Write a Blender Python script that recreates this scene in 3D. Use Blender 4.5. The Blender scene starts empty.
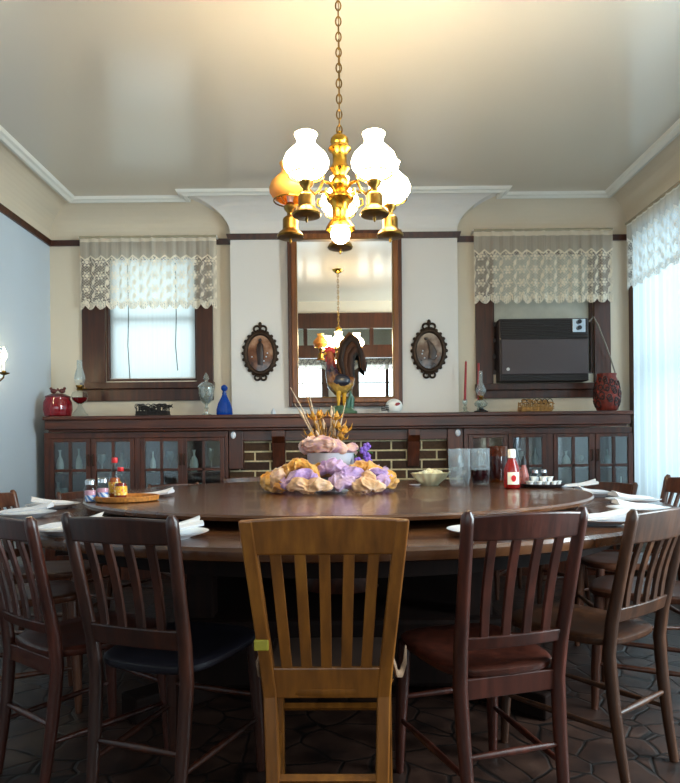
import bpy, bmesh, math, random
from math import sin, cos, pi, radians, sqrt, atan2
from mathutils import Vector, Matrix, noise
random.seed(7)
SC = bpy.context.scene
COL = SC.collection

# ------------------------------------------------------------------ camera, world, light, exposure
EYE = 1.035; FPX = 640.0; ROLL = radians(0.6)
cam_d = bpy.data.cameras.new('camera'); cam = bpy.data.objects.new('camera', cam_d); COL.objects.link(cam)
cam_d.sensor_fit = 'HORIZONTAL'; cam_d.sensor_width = 36; cam_d.lens = FPX/680*36
cam_d.shift_x = 2/680; cam_d.shift_y = (449-391.5)/680
cam_d.clip_start = .05
cam.location = (0, 0, EYE); cam.rotation_euler = (pi/2, ROLL, 0)
SC.camera = cam
world = bpy.data.worlds.new('world'); SC.world = world; world.use_nodes = True
bg = world.node_tree.nodes['Background']; bg.inputs[0].default_value = (.84, .92, 1, 1); bg.inputs[1].default_value = .5
SC.view_settings.view_transform = 'Standard'; SC.view_settings.look = 'None'
SC.view_settings.gamma = 1; SC.view_settings.exposure = 1.4
SC.cycles.use_denoising = True
SC.cycles.max_bounces = 10; SC.cycles.transparent_max_bounces = 24
SC.cycles.sample_clamp_indirect = 6
SC.cycles.caustics_reflective = False; SC.cycles.caustics_refractive = False

def area(name, loc, rot, sx, sy, power, col):
    l = bpy.data.lights.new(name, 'AREA'); l.shape = 'RECTANGLE'; l.size = sx; l.size_y = sy
    l.energy = power; l.color = col
    o = bpy.data.objects.new(name, l); o.location = loc; o.rotation_euler = rot; COL.objects.link(o); return o
SKY = (.86, .93, 1.0)
area('daylight_side_window', (2.95, 3.92, 1.75), (0, pi/2, 0), 2.3, 3.0, 21, (.78, .89, 1.0))
area('added_near_side_daylight', (2.95, 1.45, 1.75), (0, pi/2, 0), 2.2, 1.3, 140, SKY)  # added strong light at an unseen extra opening, brightens the room
area('daylight_back_window', (-1.6, 5.95, 2.15), (-pi/2, 0, 0), 1.0, 1.2, 2.0, SKY)
area('daylight_rear_window', (-1.1, -2.0, 1.5), (pi/2, 0, 0), 1.6, 1.5, 14, SKY)
area('daylight_rear_window', (1.15, -2.0, 1.5), (pi/2, 0, 0), 1.6, 1.5, 14, SKY)

def at(px, py, Y):
    u = px-338; v = 449-py
    return ((u*cos(ROLL)+v*sin(ROLL))*Y/FPX, EYE+(-u*sin(ROLL)+v*cos(ROLL))*Y/FPX)
def ax(px, py, Y): return at(px, py, Y)[0]
def az(px, py, Y): return at(px, py, Y)[1]

# ------------------------------------------------------------------ materials
def hexc(h):
    h = h.lstrip('#'); r = []
    for i in (0, 2, 4):
        c = int(h[i:i+2], 16)/255
        r.append(c/12.92 if c <= .04045 else ((c+.055)/1.055)**2.4)
    return (*r, 1)
class NT:
    def __init__(s, name):
        s.m = bpy.data.materials.new(name); s.m.use_nodes = True; s.t = s.m.node_tree; s.t.nodes.clear()
        s.out = s.t.nodes.new('ShaderNodeOutputMaterial')
    def n(s, typ, **kw):
        x = s.t.nodes.new('ShaderNode'+typ)
        for k, v in kw.items():
            if k.startswith('_'): setattr(x, k[1:], v)
        return x
    def l(s, a, b): s.t.links.new(a, b)
    def setin(s, inp, v):
        if hasattr(v, 'links') or isinstance(v, bpy.types.NodeSocket): s.l(v, inp)
        else: inp.default_value = v
    def math(s, op, a, b=0.0, c=0.0):
        x = s.t.nodes.new('ShaderNodeMath'); x.operation = op
        s.setin(x.inputs[0], a); s.setin(x.inputs[1], b); s.setin(x.inputs[2], c)
        return x.outputs[0]
    def noise(s, vec, scale, detail=3, rough=.5):
        x = s.t.nodes.new('ShaderNodeTexNoise'); s.l(vec, x.inputs['Vector'])
        x.inputs['Scale'].default_value = scale; x.inputs['Detail'].default_value = detail; x.inputs['Roughness'].default_value = rough
        return x.outputs['Fac']
    def mapping(s, vec, scale=(1,1,1), loc=(0,0,0), rot=(0,0,0)):
        x = s.t.nodes.new('ShaderNodeMapping'); s.l(vec, x.inputs['Vector'])
        x.inputs['Scale'].default_value = scale; x.inputs['Location'].default_value = loc; x.inputs['Rotation'].default_value = rot
        return x.outputs[0]
    def obj(s): return s.n('TexCoord').outputs['Object']
    def ramp(s, fac, stops):
        x = s.t.nodes.new('ShaderNodeValToRGB'); s.l(fac, x.inputs[0]); e = x.color_ramp.elements
        e[0].position, e[0].color = stops[0]; e[1].position, e[1].color = stops[-1]
        for p, c in stops[1:-1]:
            q = e.new(p); q.color = c
        return x.outputs[0]
    def bump(s, h, strength=.2, dist=.01):
        x = s.t.nodes.new('ShaderNodeBump'); s.l(h, x.inputs['Height']); x.inputs['Strength'].default_value = strength
        x.inputs['Distance'].default_value = dist; return x.outputs[0]
    def bsdf(s, col, rough=.5, metal=0, spec=.5, normal=None, emis=None, es=0, coat=0, sheen=0):
        x = s.t.nodes.new('ShaderNodeBsdfPrincipled')
        s.setin(x.inputs['Base Color'], col); s.setin(x.inputs['Roughness'], rough); x.inputs['Metallic'].default_value = metal
        x.inputs['Specular IOR Level'].default_value = spec; x.inputs['Coat Weight'].default_value = coat
        x.inputs['Sheen Weight'].default_value = sheen
        if normal is not None: s.l(normal, x.inputs['Normal'])
        if emis is not None: s.setin(x.inputs['Emission Color'], emis); x.inputs['Emission Strength'].default_value = es
        return x.outputs[0]
    def mix(s, fac, a, b):
        x = s.t.nodes.new('ShaderNodeMixShader'); s.setin(x.inputs[0], fac); s.l(a, x.inputs[1]); s.l(b, x.inputs[2]); return x.outputs[0]
    def sh(s, typ, col, rough=None):
        x = s.t.nodes.new('ShaderNodeBsdf'+typ); s.setin(x.inputs[0], col)
        if rough is not None: x.inputs['Roughness'].default_value = rough
        return x.outputs[0]
    def done(s, shader): s.l(shader, s.out.inputs[0]); return s.m

def plain(name, h, rough=.5, metal=0, spec=.5, nscale=12, var=.08, bump=.05, coat=0, sheen=0):
    t = NT(name); c = hexc(h); o = t.obj(); f = t.noise(o, nscale)
    lo = tuple(max(0, x*(1-var)) for x in c[:3])+(1,); hi = tuple(min(1, x*(1+var)) for x in c[:3])+(1,)
    col = t.ramp(f, [(.3, lo), (.7, hi)])
    nrm = t.bump(t.noise(o, nscale*8), bump, .004) if bump else None
    return t.done(t.bsdf(col, rough, metal, spec, nrm, coat=coat, sheen=sheen))
def wood(name, dark, mid, light, rough=.35, scale=(30, 30, 2.2), coat=.0, spec=.5, axis='z'):
    t = NT(name); o = t.obj()
    if axis == 'x': scale = (scale[2], scale[1], scale[0])
    if axis == 'y': scale = (scale[0], scale[2], scale[1])
    v = t.mapping(o, scale)
    n1 = t.noise(v, 1.0, 5, .6); n2 = t.noise(o, 2.5, 2)
    f = t.math('ADD', t.math('MULTIPLY', n1, .7), t.math('MULTIPLY', n2, .3))
    col = t.ramp(f, [(.3, hexc(dark)), (.5, hexc(mid)), (.72, hexc(light))])
    return t.done(t.bsdf(col, t.math('ADD', t.math('MULTIPLY', n1, .12), rough-.06), 0, spec, t.bump(n1, .12, .003), coat=coat))
def glass(name, h, refl=.08, rough=.03, tint=1.0, opac=.0):
    t = NT(name); c = hexc(h)
    tr = t.sh('Transparent', c); gl = t.sh('Glossy', (1, 1, 1, 1), rough)
    lw = t.n('LayerWeight'); lw.inputs[0].default_value = .35
    f = t.math('ADD', t.math('MULTIPLY', t.math('POWER', lw.outputs['Facing'], 3.0), .8), refl)
    s = t.mix(f, tr, gl)
    if opac > 0: s = t.mix(opac, s, t.sh('Diffuse', c))
    return t.done(s)

MAH = wood('mahogany_vertical', '#240f08', '#48200f', '#6b3319', .36)
MAHX = wood('mahogany_horizontal', '#240f08', '#4b2211', '#6e361c', .34, axis='x')
TABW = wood('table_walnut', '#33190c', '#52301a', '#73492b', .24, (3, 22, 3), axis='x', spec=.6, coat=.15)
CHW = wood('chair_dark_wood', '#180905', '#32150a', '#4c2211', .38)
CHW2 = wood('chair_red_wood', '#1e0b07', '#3c180e', '#582619', .36)
CHW3 = wood('chair_brown_wood', '#201008', '#3c200f', '#5a3319', .42)
OAK = wood('chair_golden_oak', '#57300d', '#7c4815', '#99601e', .38)
FAR = wood('chair_worn_wood', '#2c150d', '#4e2a1b', '#6e452f', .32)
DARKB = wood('ebonised_base', '#0c0605', '#180c08', '#24120c', .7, spec=.12)
TRIM = wood('stained_trim', '#260f08', '#43200f', '#5c2d17', .36)
FRAMEW = wood('mirror_frame_wood', '#4a2710', '#80481f', '#a5672e', .3)

def wallmat(name, h, rough=.55):
    t = NT(name); o = t.obj(); c = hexc(h)
    f = t.noise(o, 1.3, 4); f2 = t.noise(o, 60, 3)
    lo = tuple(x*.96 for x in c[:3])+(1,)
    return t.done(t.bsdf(t.ramp(f, [(.3, lo), (.7, c)]), rough, 0, .4, t.bump(f2, .08, .003)))
W_CREAM = wallmat('wall_cream_paint', '#e0d2bc'); W_WHITE = wallmat('wall_white_paint', '#e6e0da', .5)
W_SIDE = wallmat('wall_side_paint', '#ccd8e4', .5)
def ceilmat():
    t = NT('ceiling_gloss_paint'); o = t.obj(); c = hexc('#cdc2b1')
    x = t.bsdf(c, .5, 0, .4, t.bump(t.noise(o, 5, 3), .02, .02), coat=.8); t.t.nodes[-1]
    for n in t.t.nodes:
        if n.type == 'BSDF_PRINCIPLED': n.inputs['Coat Roughness'].default_value = .16; n.inputs['Coat IOR'].default_value = 1.75
    return t.done(x)
CEIL = ceilmat()
CROWN = wallmat('crown_white_paint', '#e4e1d8', .4)
def floormat():
    t = NT('floor_flagstone'); o = t.obj()
    w = t.n('TexNoise'); t.l(o, w.inputs['Vector']); w.inputs['Scale'].default_value = 3
    va = t.n('VectorMath', _operation='MULTIPLY_ADD'); t.l(w.outputs['Color'], va.inputs[0]); va.inputs[1].default_value = (.12, .12, 0); t.l(o, va.inputs[2])
    vo = t.n('TexVoronoi', _feature='DISTANCE_TO_EDGE'); t.l(va.outputs[0], vo.inputs['Vector']); vo.inputs['Scale'].default_value = 6.5
    g = t.math('LESS_THAN', vo.outputs['Distance'], .028)
    n = t.noise(o, 9, 6)
    base = t.ramp(n, [(.3, hexc('#1a100d')), (.55, hexc('#38241c')), (.75, hexc('#4a342a'))])
    mx = t.n('Mix', _data_type='RGBA'); t.l(g, mx.inputs[0]); t.l(base, mx.inputs[6]); mx.inputs[7].default_value = hexc('#16100d')
    h = t.math('ADD', t.math('MINIMUM', vo.outputs['Distance'], .05), t.math('MULTIPLY', n, .03))
    return t.done(t.bsdf(mx.outputs[2], .42, 0, .5, t.bump(h, .8, .05)))
FLOOR = floormat()
def brickmat():
    t = NT('brick_masonry'); o = t.obj()
    v = t.mapping(o, (1, 1, 1), (0, 0, 0), (pi/2, 0, 0))
    b = t.n('TexBrick'); t.l(v, b.inputs['Vector'])
    b.inputs['Scale'].default_value = 1; b.inputs['Brick Width'].default_value = .247; b.inputs['Row Height'].default_value = .0785
    b.inputs['Mortar Size'].default_value = .0075; b.inputs['Mortar Smooth'].default_value = .25; b.inputs['Bias'].default_value = -.2
    b.inputs['Color1'].default_value = hexc('#3c281d'); b.inputs['Color2'].default_value = hexc('#5a4028'); b.inputs['Mortar'].default_value = hexc('#cdbf9a')
    n = t.noise(o, 45, 5)
    mx = t.n('Mix', _data_type='RGBA', _blend_type='MULTIPLY'); mx.inputs[0].default_value = .6
    t.l(b.outputs[0], mx.inputs[6]); t.l(t.ramp(n, [(.3, (.55, .55, .55, 1)), (.7, (1.3, 1.25, 1.2, 1))]), mx.inputs[7])
    h = t.math('ADD', t.math('MULTIPLY', b.outputs['Fac'], -.6), t.math('MULTIPLY', n, .3))
    return t.done(t.bsdf(mx.outputs[2], .75, 0, .3, t.bump(h, .6, .01)))
BRICK = brickmat()
BRASS = plain('aged_brass', '#b48a34', .25, 1, .5, 25, .25, .05)
BRASSD = plain('dark_brass', '#7d5f2c', .35, 1, .5, 30, .35, .08)
BRONZE = plain('dark_bronze', '#3a2a1e', .45, .7, .5, 60, .4, .2)
CHROME = plain('brushed_steel', '#b9bcc0', .25, 1)
PORC = plain('white_porcelain', '#dcdfe6', .15, 0, .6, 5, .02, 0)
CERB = plain('blue_rim_porcelain', '#c5d2e6', .15, 0, .6, 5, .02, 0)
NAP = plain('white_napkin_cloth', '#d0d0d5', .8, 0, .2, 30, .03, .15)
PAPER = plain('white_paper', '#f4f3ef', .7, 0, .2)
REDP = plain('red_plastic', '#c3161c', .3); WHITEP = plain('white_plastic', '#eeeeea', .35)
BLACKP = plain('black_plastic', '#15151a', .35); ACBODY = plain('ac_brown_plastic', '#352a2a', .45, var=.05)
ACGRILL = plain('ac_grille', '#2b201b', .5); ACLITE = plain('ac_front_panel', '#4c3f40', .5, nscale=3, var=.05)
KETCH = plain('ketchup_red', '#86100d', .25, coat=.3); LABELW = plain('label_cream', '#ece6cf', .5)
YEL = plain('yellow_label', '#e3a81f', .5); YTAPE = plain('yellow_tape', '#9a8a22', .5)
WICK = plain('wicker_orange', '#b3702b', .55, 0, .4, 90, .35, .5)
TWIG = plain('black_twigs', '#1c1614', .6, 0, .4, 60, .5, .3)
GILT = plain('gilded_wood', '#a8793d', .4, .35, .5, 60, .5, .3)
REDPOT = plain('red_carved_pottery', '#33100b', .4, 0, .5, 30, .4, .4)
REDPOTD = plain('dark_red_pottery', '#7c2a1d', .6, 0, .5, 30, .4, .4)
CANDLE = plain('red_candle_wax', '#a31d28', .4); CREAM = plain('cream_glaze', '#e9dfb4', .3, 0, .5, 20, .05, .1)
TINW = plain('pale_tin', '#c9ced8', .35, .15); LILFL = plain('purple_petals', '#6d4aa8', .6)
LEAFG = plain('dry_gold_leaf', '#b9822c', .6, 0, .3, 40, .3, .2); STEM = plain('dry_stem', '#7d5a36', .7, 0, .3, 50, .4, .2)
STEMP = plain('pale_dry_stem', '#bda58c', .7, 0, .3, 50, .3, .2)
VINYL = plain('pale_torn_vinyl', '#7f624c', .6, 0, .3, 30, .3, .4); SEATP = plain('dark_seat_leather', '#15131a', .35)
G_CLEAR = glass('clear_glass', '#f2f6f6', .02); G_CRYS = glass('cut_crystal', '#dfe5e0', .16, .08, opac=.14)
G_CHIM = glass('lamp_chimney_glass', '#eef2f2', .05, .04, opac=.12)
G_WIN = glass('window_glass', '#eef5f5', .03); G_CAB = glass('cabinet_glass', '#e6edee', .085, .05)
G_BLUE = glass('cobalt_glass', '#0c5cc8', .05, opac=.4); G_RED = glass('cranberry_glass', '#c0303c', .07, opac=.3)
G_PLAS = glass('clear_plastic_pitcher', '#eef3f6', .02, .06, opac=.10)
G_AMB = glass('amber_plastic', '#b5611c', .03, .1, opac=.12)
TEA = plain('dark_tea', '#2b0d0a', .08); PUNCH = plain('dark_red_punch', '#23060b', .08); OILR = plain('red_lamp_oil', '#6e0f14', .1)
MIRR = NT('mirror_silver'); MIRR = MIRR.done(MIRR.sh('Glossy', (.93, .93, .92, 1), .004))
def emit(name, col, s, base=None):
    t = NT(name)
    return t.done(t.bsdf(base or col, .3, 0, .5, emis=col, es=s))
GLOBE = emit('lit_milk_glass', (1, .80, .50, 1), 15.0, (.9, .88, .8, 1))
BULB = emit('lit_bulb', (1, .80, .45, 1), 30)
def unlit():
    t = NT('unlit_amber_milk_glass'); c = (.85, .50, .12, 1)
    return t.done(t.mix(.45, t.bsdf(c, .2), t.sh('Translucent', c)))
GLOBEA = unlit()

def sheer(name, col, opac, transl=.7):
    t = NT(name); o = t.n('TexCoord').outputs['UV']
    sp = t.n('SeparateXYZ'); t.l(o, sp.inputs[0])
    weave = t.math('ADD', t.math('MULTIPLY', t.noise(t.mapping(o, (60, 1, 1)), 1.0, 2), .25), opac-.12)
    body = t.mix(transl, t.sh('Diffuse', col), t.sh('Translucent', col))
    return t.done(t.mix(weave, t.sh('Transparent', (1, 1, 1, 1)), body))
SHEER = sheer('sheer_voile', (.82, .91, .95, 1), .97, .7)
SHADE = sheer('roller_shade_cloth', (.90, .96, .94, 1), .97, .8)
def lace(name, col, H):
    # open-work: sheer heading, zigzag band, columns of rosettes on net, dense foot
    t = NT(name); uv = t.n('TexCoord').outputs['UV']; sp = t.n('SeparateXYZ'); t.l(uv, sp.inputs[0]); u, v = sp.outputs[0], sp.outputs[1]
    M = t.math
    P = .115
    fu = M('SUBTRACT', M('FRACT', M('DIVIDE', u, P)), .5); fv = M('SUBTRACT', M('FRACT', M('DIVIDE', v, P)), .5)
    r = M('SQRT', M('ADD', M('MULTIPLY', fu, fu), M('MULTIPLY', fv, fv))); th = M('ARCTAN2', fv, fu)
    ros = M('LESS_THAN', r, M('ADD', .27, M('MULTIPLY', M('COSINE', M('MULTIPLY', th, 6.0)), .08)))
    hole = M('LESS_THAN', M('ABSOLUTE', M('SUBTRACT', r, .15)), .025)
    ros = M('MULTIPLY', ros, M('SUBTRACT', 1.0, hole))
    fu2 = M('SUBTRACT', M('FRACT', M('ADD', M('DIVIDE', u, P), .5)), .5); fv2 = M('SUBTRACT', M('FRACT', M('ADD', M('DIVIDE', v, P), .5)), .5)
    r2 = M('ADD', M('ABSOLUTE', fu2), M('MULTIPLY', M('ABSOLUTE', fv2), .55)); leaf = M('LESS_THAN', r2, .14)
    d1 = M('LESS_THAN', M('ABSOLUTE', M('SINE', M('MULTIPLY', M('ADD', u, v), pi/.024))), .28)
    d2 = M('LESS_THAN', M('ABSOLUTE', M('SINE', M('MULTIPLY', M('SUBTRACT', u, v), pi/.024))), .28)
    net = M('MAXIMUM', d1, d2)
    vine = M('LESS_THAN', M('ABSOLUTE', M('SUBTRACT', fu2, M('MULTIPLY', M('SINE', M('MULTIPLY', v, 2*pi/P)), .12))), .035)
    body = M('MAXIMUM', M('MAXIMUM', ros, leaf), M('MAXIMUM', net, vine))
    # zigzag band at v ~ .72H..0.80H
    zz = M('MULTIPLY', M('ABSOLUTE', M('SUBTRACT', M('FRACT', M('DIVIDE', u, .09)), .5)), .07)
    band = M('LESS_THAN', M('ABSOLUTE', M('SUBTRACT', M('SUBTRACT', v, H*.70), zz)), .008)
    inb = M('LESS_THAN', v, M('ADD', H*.70, zz))
    foot = M('LESS_THAN', v, .055); ff = M('LESS_THAN', M('ABSOLUTE', M('SINE', M('MULTIPLY', u, 2*pi/.032))), .85)
    al = M('MAXIMUM', M('MULTIPLY', inb, M('MAXIMUM', M('MULTIPLY', body, 1.0), M('MULTIPLY', foot, M('ADD', M('MULTIPLY', ff, .5), .4)))), band)
    top = M('MULTIPLY', M('SUBTRACT', 1.0, inb), M('ADD', .42, M('MULTIPLY', t.noise(t.mapping(uv, (90, 1, 1)), 1.0, 2), .25)))
    head = M('GREATER_THAN', v, H*.955)
    al = M('MAXIMUM', M('MAXIMUM', al, top), M('MULTIPLY', head, .9))
    al = M('MAXIMUM', al, .10)
    bodyS = t.mix(.35, t.sh('Diffuse', col), t.sh('Translucent', col))
    return t.done(t.mix(al, t.sh('Transparent', (1, 1, 1, 1)), bodyS))
LACE = lace('cream_lace', (1.0, .90, .74, 1), .60)
LACEW = lace('white_lace', (.90, .88, .82, 1), .55)

def scarfmat(name, a, b, c):
    t = NT(name); o = t.obj(); f = t.noise(o, 14, 4)
    col = t.ramp(f, [(.35, hexc(a)), (.5, hexc(b)), (.68, hexc(c))])
    w = t.noise(t.mapping(o, (30, 30, 90)), 1.0, 4)
    return t.done(t.mix(.25, t.bsdf(col, .42, 0, .5, t.bump(w, .5, .01), sheen=.4), t.sh('Translucent', col)))
LILAC = scarfmat('lilac_organza', '#9a78b8', '#c6a0cb', '#e2c2d6'); GOLD = scarfmat('gold_organza', '#c07a2c', '#e0a03a', '#eec080')
PEACH = scarfmat('peach_organza', '#cf9560', '#e6b888', '#ecc8b4')

# ------------------------------------------------------------------ builders
class B:
    def __init__(s): s.bm = bmesh.new()
    def box(s, x0, x1, y0, y1, z0, z1, M=None):
        vs = [s.bm.verts.new(Vector(p)) for p in ((x0,y0,z0),(x1,y0,z0),(x1,y1,z0),(x0,y1,z0),(x0,y0,z1),(x1,y0,z1),(x1,y1,z1),(x0,y1,z1))]
        for f in ((0,3,2,1),(4,5,6,7),(0,1,5,4),(1,2,6,5),(2,3,7,6),(3,0,4,7)): s.bm.faces.new([vs[i] for i in f])
        if M is not None:
            for v in vs: v.co = M @ v.co
        return s
    def rings(s, rings, closed=True, cap0=True, cap1=True, loop=False):
        R = [[s.bm.verts.new(Vector(p)) for p in r] for r in rings]; n = len(R[0])
        pairs = list(zip(R, R[1:])) + ([(R[-1], R[0])] if loop else [])
        for a, b in pairs:
            for i in range(n if closed else n-1):
                j = (i+1) % n
                try: s.bm.faces.new((a[i], a[j], b[j], b[i]))
                except ValueError: pass
        if not loop and closed:
            if cap0: s.bm.faces.new(R[0][::-1])
            if cap1: s.bm.faces.new(R[-1])
        return s
    def lathe(s, prof, c=(0,0,0), seg=28, cap0=True, cap1=True, sx=1, sy=1, flute=0, nfl=0):
        rr = []
        for r, z in prof:
            ring = []
            for i in range(seg):
                a = 2*pi*i/seg; q = max(r, .0004)*(1+flute*cos(nfl*a))
                ring.append((c[0]+q*cos(a)*sx, c[1]+q*sin(a)*sy, c[2]+z))
            rr.append(ring)
        return s.rings(rr, True, cap0, cap1)
    def tube(s, path, rad, seg=10, cap=True, loop=False, flat=1.0, up=None):
        P = [Vector(p) for p in path]; n = len(P)
        if not hasattr(rad, '__len__'): rad = [rad]*n
        up = Vector(up) if up is not None else None; prev = None; rr = []
        for i in range(n):
            if loop: t = (P[(i+1) % n]-P[i-1]).normalized()
            else: t = (P[min(i+1, n-1)]-P[max(i-1, 0)]).normalized()
            if up is not None: a = up - t*up.dot(t)
            elif prev is None:
                h = Vector((0, 0, 1)) if abs(t.z) < .9 else Vector((1, 0, 0)); a = h - t*h.dot(t)
            else: a = prev - t*prev.dot(t)
            a.normalize(); prev = a; b = t.cross(a)
            rr.append([P[i]+(a*cos(2*pi*k/seg)*flat+b*sin(2*pi*k/seg))*rad[i] for k in range(seg)])
        return s.rings(rr, True, cap, cap, loop)
    def disc_y(s, cx, cz, y0, y1, r, seg=20):    # cylinder along Y
        return s.rings([[(cx+r*cos(2*pi*i/seg), y, cz+r*sin(2*pi*i/seg)) for i in range(seg)] for y in (y0, y1)])
    def ball(s, c, r, sx=1, sy=1, sz=1, seg=14):
        k = seg//2
        return s.rings([[(c[0]+r*sx*sin(pi*j/k+1e-3*(j in (0, )) - 1e-3*(j == k))*cos(2*pi*i/seg), c[1]+r*sy*sin(pi*j/k+1e-3*(j in (0,)) - 1e-3*(j == k))*sin(2*pi*i/seg), c[2]-r*sz*cos(pi*j/k)) for i in range(seg)] for j in range(k+1)])
    def poly_y(s, pts, y0, y1):                   # outline in XZ extruded along Y
        return s.rings([[(x, y, z) for x, z in pts] for y in (y0, y1)])
    def poly_x(s, pts, x0, x1):
        return s.rings([[(x, y, z) for y, z in pts] for x in (x0, x1)])
    def build(s, name, mat, parent=None, smooth=False, bevel=0, loc=None, auto=None):
        bmesh.ops.recalc_face_normals(s.bm, faces=s.bm.faces)
        me = bpy.data.meshes.new(name); s.bm.to_mesh(me); s.bm.free()
        me.materials.append(mat)
        o = bpy.data.objects.new(name, me); COL.objects.link(o)
        if parent is not None: o.parent = parent
        if loc is not None: o.location = loc
        if bevel:
            m = o.modifiers.new('bevel', 'BEVEL'); m.width = bevel; m.segments = 2; m.limit_method = 'ANGLE'; m.angle_limit = radians(40)
        if smooth:
            for p in me.polygons: p.use_smooth = True
            me.set_sharp_from_angle(angle=radians(auto or 45))
        return o
def empty(name, loc=(0,0,0), rz=0, label=None, cat=None, group=None):
    o = bpy.data.objects.new(name, None); COL.objects.link(o); o.location = loc; o.rotation_euler = (0, 0, rz); o.empty_display_size = .05
    return tag(o, label, cat, group)
def tag(o, label=None, cat=None, group=None, kind=None):
    if label: o['label'] = label
    if cat: o['category'] = cat
    if group: o['group'] = group
    if kind: o['kind'] = kind
    return o
def struct(o): o['kind'] = 'structure'; return o
def dup(root, parent=None):
    c = root.copy(); COL.objects.link(c)
    if parent is not None: c.parent = parent
    for ch in list(root.children): dup(ch, c)
    return c

# ------------------------------------------------------------------ room shell
XL, XR, YB, YBR, YF = -2.46, 2.53, 5.5, 5.38, .5
ZC, ZR = 3.084, 2.84      # ceiling, picture rail top
bxL, bxR = ax(231, 320, YBR), ax(458, 320, YBR)
struct(B().box(XL-.15, XR+.15, -1.85, YB+.15, -.1, 0).build('floor', FLOOR))
struct(B().box(XL-.15, XR+.15, -1.85, YB+.15, ZC, ZC+.1).build('ceiling', CEIL))
def wall_x(name, mat, y0, y1, x0, x1, holes, z0=0, z1=ZC):   # wall in the XZ plane with rectangular holes
    b = B(); xs = x0
    for (hx0, hx1, hz0, hz1) in sorted(holes):
        b.box(xs, hx0, y0, y1, z0, z1); b.box(hx0, hx1, y0, y1, z0, hz0); b.box(hx0, hx1, y0, y1, hz1, z1); xs = hx1
    b.box(xs, x1, y0, y1, z0, z1); return struct(b.build(name, mat))
def wall_y(name, mat, x0, x1, y0, y1, holes, z0=0, z1=ZC):
    b = B(); ys = y0
    for (hy0, hy1, hz0, hz1) in sorted(holes):
        b.box(x0, x1, ys, hy0, z0, z1); b.box(x0, x1, hy0, hy1, z0, hz0); b.box(x0, x1, hy0, hy1, hz1, z1); ys = hy1
    b.box(x0, x1, ys, y1, z0, z1); return struct(b.build(name, mat))
WL = (ax(106, 320, YB), ax(197, 320, YB), az(150, 381, YB), 2.72)
WR = (ax(492, 320, YB), ax(593, 320, YB), az(540, 374, YB), 2.72)
wall_x('wall_back', W_CREAM, YB, YB+.15, XL-.15, XR+.15, [WL, WR])
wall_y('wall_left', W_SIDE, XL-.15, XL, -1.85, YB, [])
RW = (2.45, 5.36, .55, 2.74); RW_ADD = (.80, 2.10, .55, 2.74)  # second opening is an added, unseen window that lets in extra light
wall_y('wall_right', W_SIDE, XR, XR+.15, -1.85, YB, [RW, RW_ADD])
struct(B().box(bxL, bxR, YBR, YB, 1.22, ZC).build('wall_chimney', W_WHITE))
RH = [(-1.95, -.30, .7, 2.25), (.42, 2.05, .7, 2.25)]
wall_x('wall_rear', W_CREAM, -1.85, -1.7, XL-.0, XR+.0, RH)
# header wall with transom lights above a wide cased opening (behind/above the viewpoint)
OX0, OX1 = -2.1, 2.15
wall_x('wall_front', W_CREAM, YF-.12, YF, XL, XR, [(OX0, OX1, 0.0, 2.66)], 0, ZC)
b = B(); b.box(OX0-.12, OX1+.12, YF, YF+.03, 2.66, 2.90); b.box(OX0, OX1, YF-.14, YF+.02, 2.20, 2.40)
for k in range(9):
    x = OX0+.03+(OX1-OX0-.06)*k/8; b.box(x-.03, x+.03, YF-.12, YF+.01, 2.40, 2.66)
for x in (OX0, OX1): b.box(x-.12, x+.03, YF-.14, YF+.03, 0, 2.66)
struct(b.build('trim_1', TRIM, bevel=.004))
struct(B().box(OX0+.06, OX1-.06, YF-.065, YF-.06, 2.40, 2.66).build('window_5', G_WIN))

path = [(XL, YF), (XL, YB), (bxL, YB), (bxL, YBR), (bxR, YBR), (bxR, YB), (XR, YB), (XR, YF)]
off = [(1, 0), (1, -1), (-1, -1), (-1, -1), (1, -1), (1, -1), (-1, -1), (-1, 0)]
def offp(o): return [(p[0]+d[0]*o, p[1]+d[1]*o) for p, d in zip(path, off)]
bb = B(); cols = []
NCV = 12
for k in range(NCV+1):
    t = k/NCV*pi/2; o = .33*(1-cos(t)); z = 2.86+(ZC-2.86)*sin(t); cols.append([(x, y, z) for x, y in offp(o)])
R = [[bb.bm.verts.new(p) for p in r] for r in cols]
for a, c in zip(R, R[1:]):
    for i in range(len(path)-1): bb.bm.faces.new((a[i], a[i+1], c[i+1], c[i]))
cv = bb.build('wall_cove', W_CREAM); cv.data.materials.append(W_WHITE)
for p in cv.data.polygons:
    c = p.center
    if bxL-.34 < c.x < bxR+.34 and c.y > 4 and ((c.y < YBR+.01 and bxL-.34 < c.x < bxR+.34)) : p.material_index = 1 if (c.y < YBR-.0 and abs(p.normal.x) < .5 and c.y > YBR-.36 and (bxL-.3 < c.x < bxR+.3)) else 0
struct(cv)
def strip(name, mat, prof, pts_fn):   # profile = [(offset, z)...] closed loop swept along the room outline
    b = B(); b.rings([[(*pts_fn(o)[i], z) for o, z in prof] for i in range(len(path))]); return struct(b.build(name, mat))
strip('trim_2', CROWN, [(.29, ZC), (.29, ZC-.028), (.315, ZC-.034), (.335, ZC-.022), (.355, ZC-.018), (.37, ZC)], offp)
strip('trim_3', TRIM, [(0, 2.80), (.018, 2.80), (.024, 2.825), (.03, 2.845), (0, 2.845)], offp)
b = B(); b.box(XL, XL+.02, YF, YB-.4, 0, .17); struct(b.build('baseboard_left', TRIM))
b = B(); b.box(XR-.02, XR, YF, YB-.4, 0, .17); struct(b.build('baseboard_right', TRIM))

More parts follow.
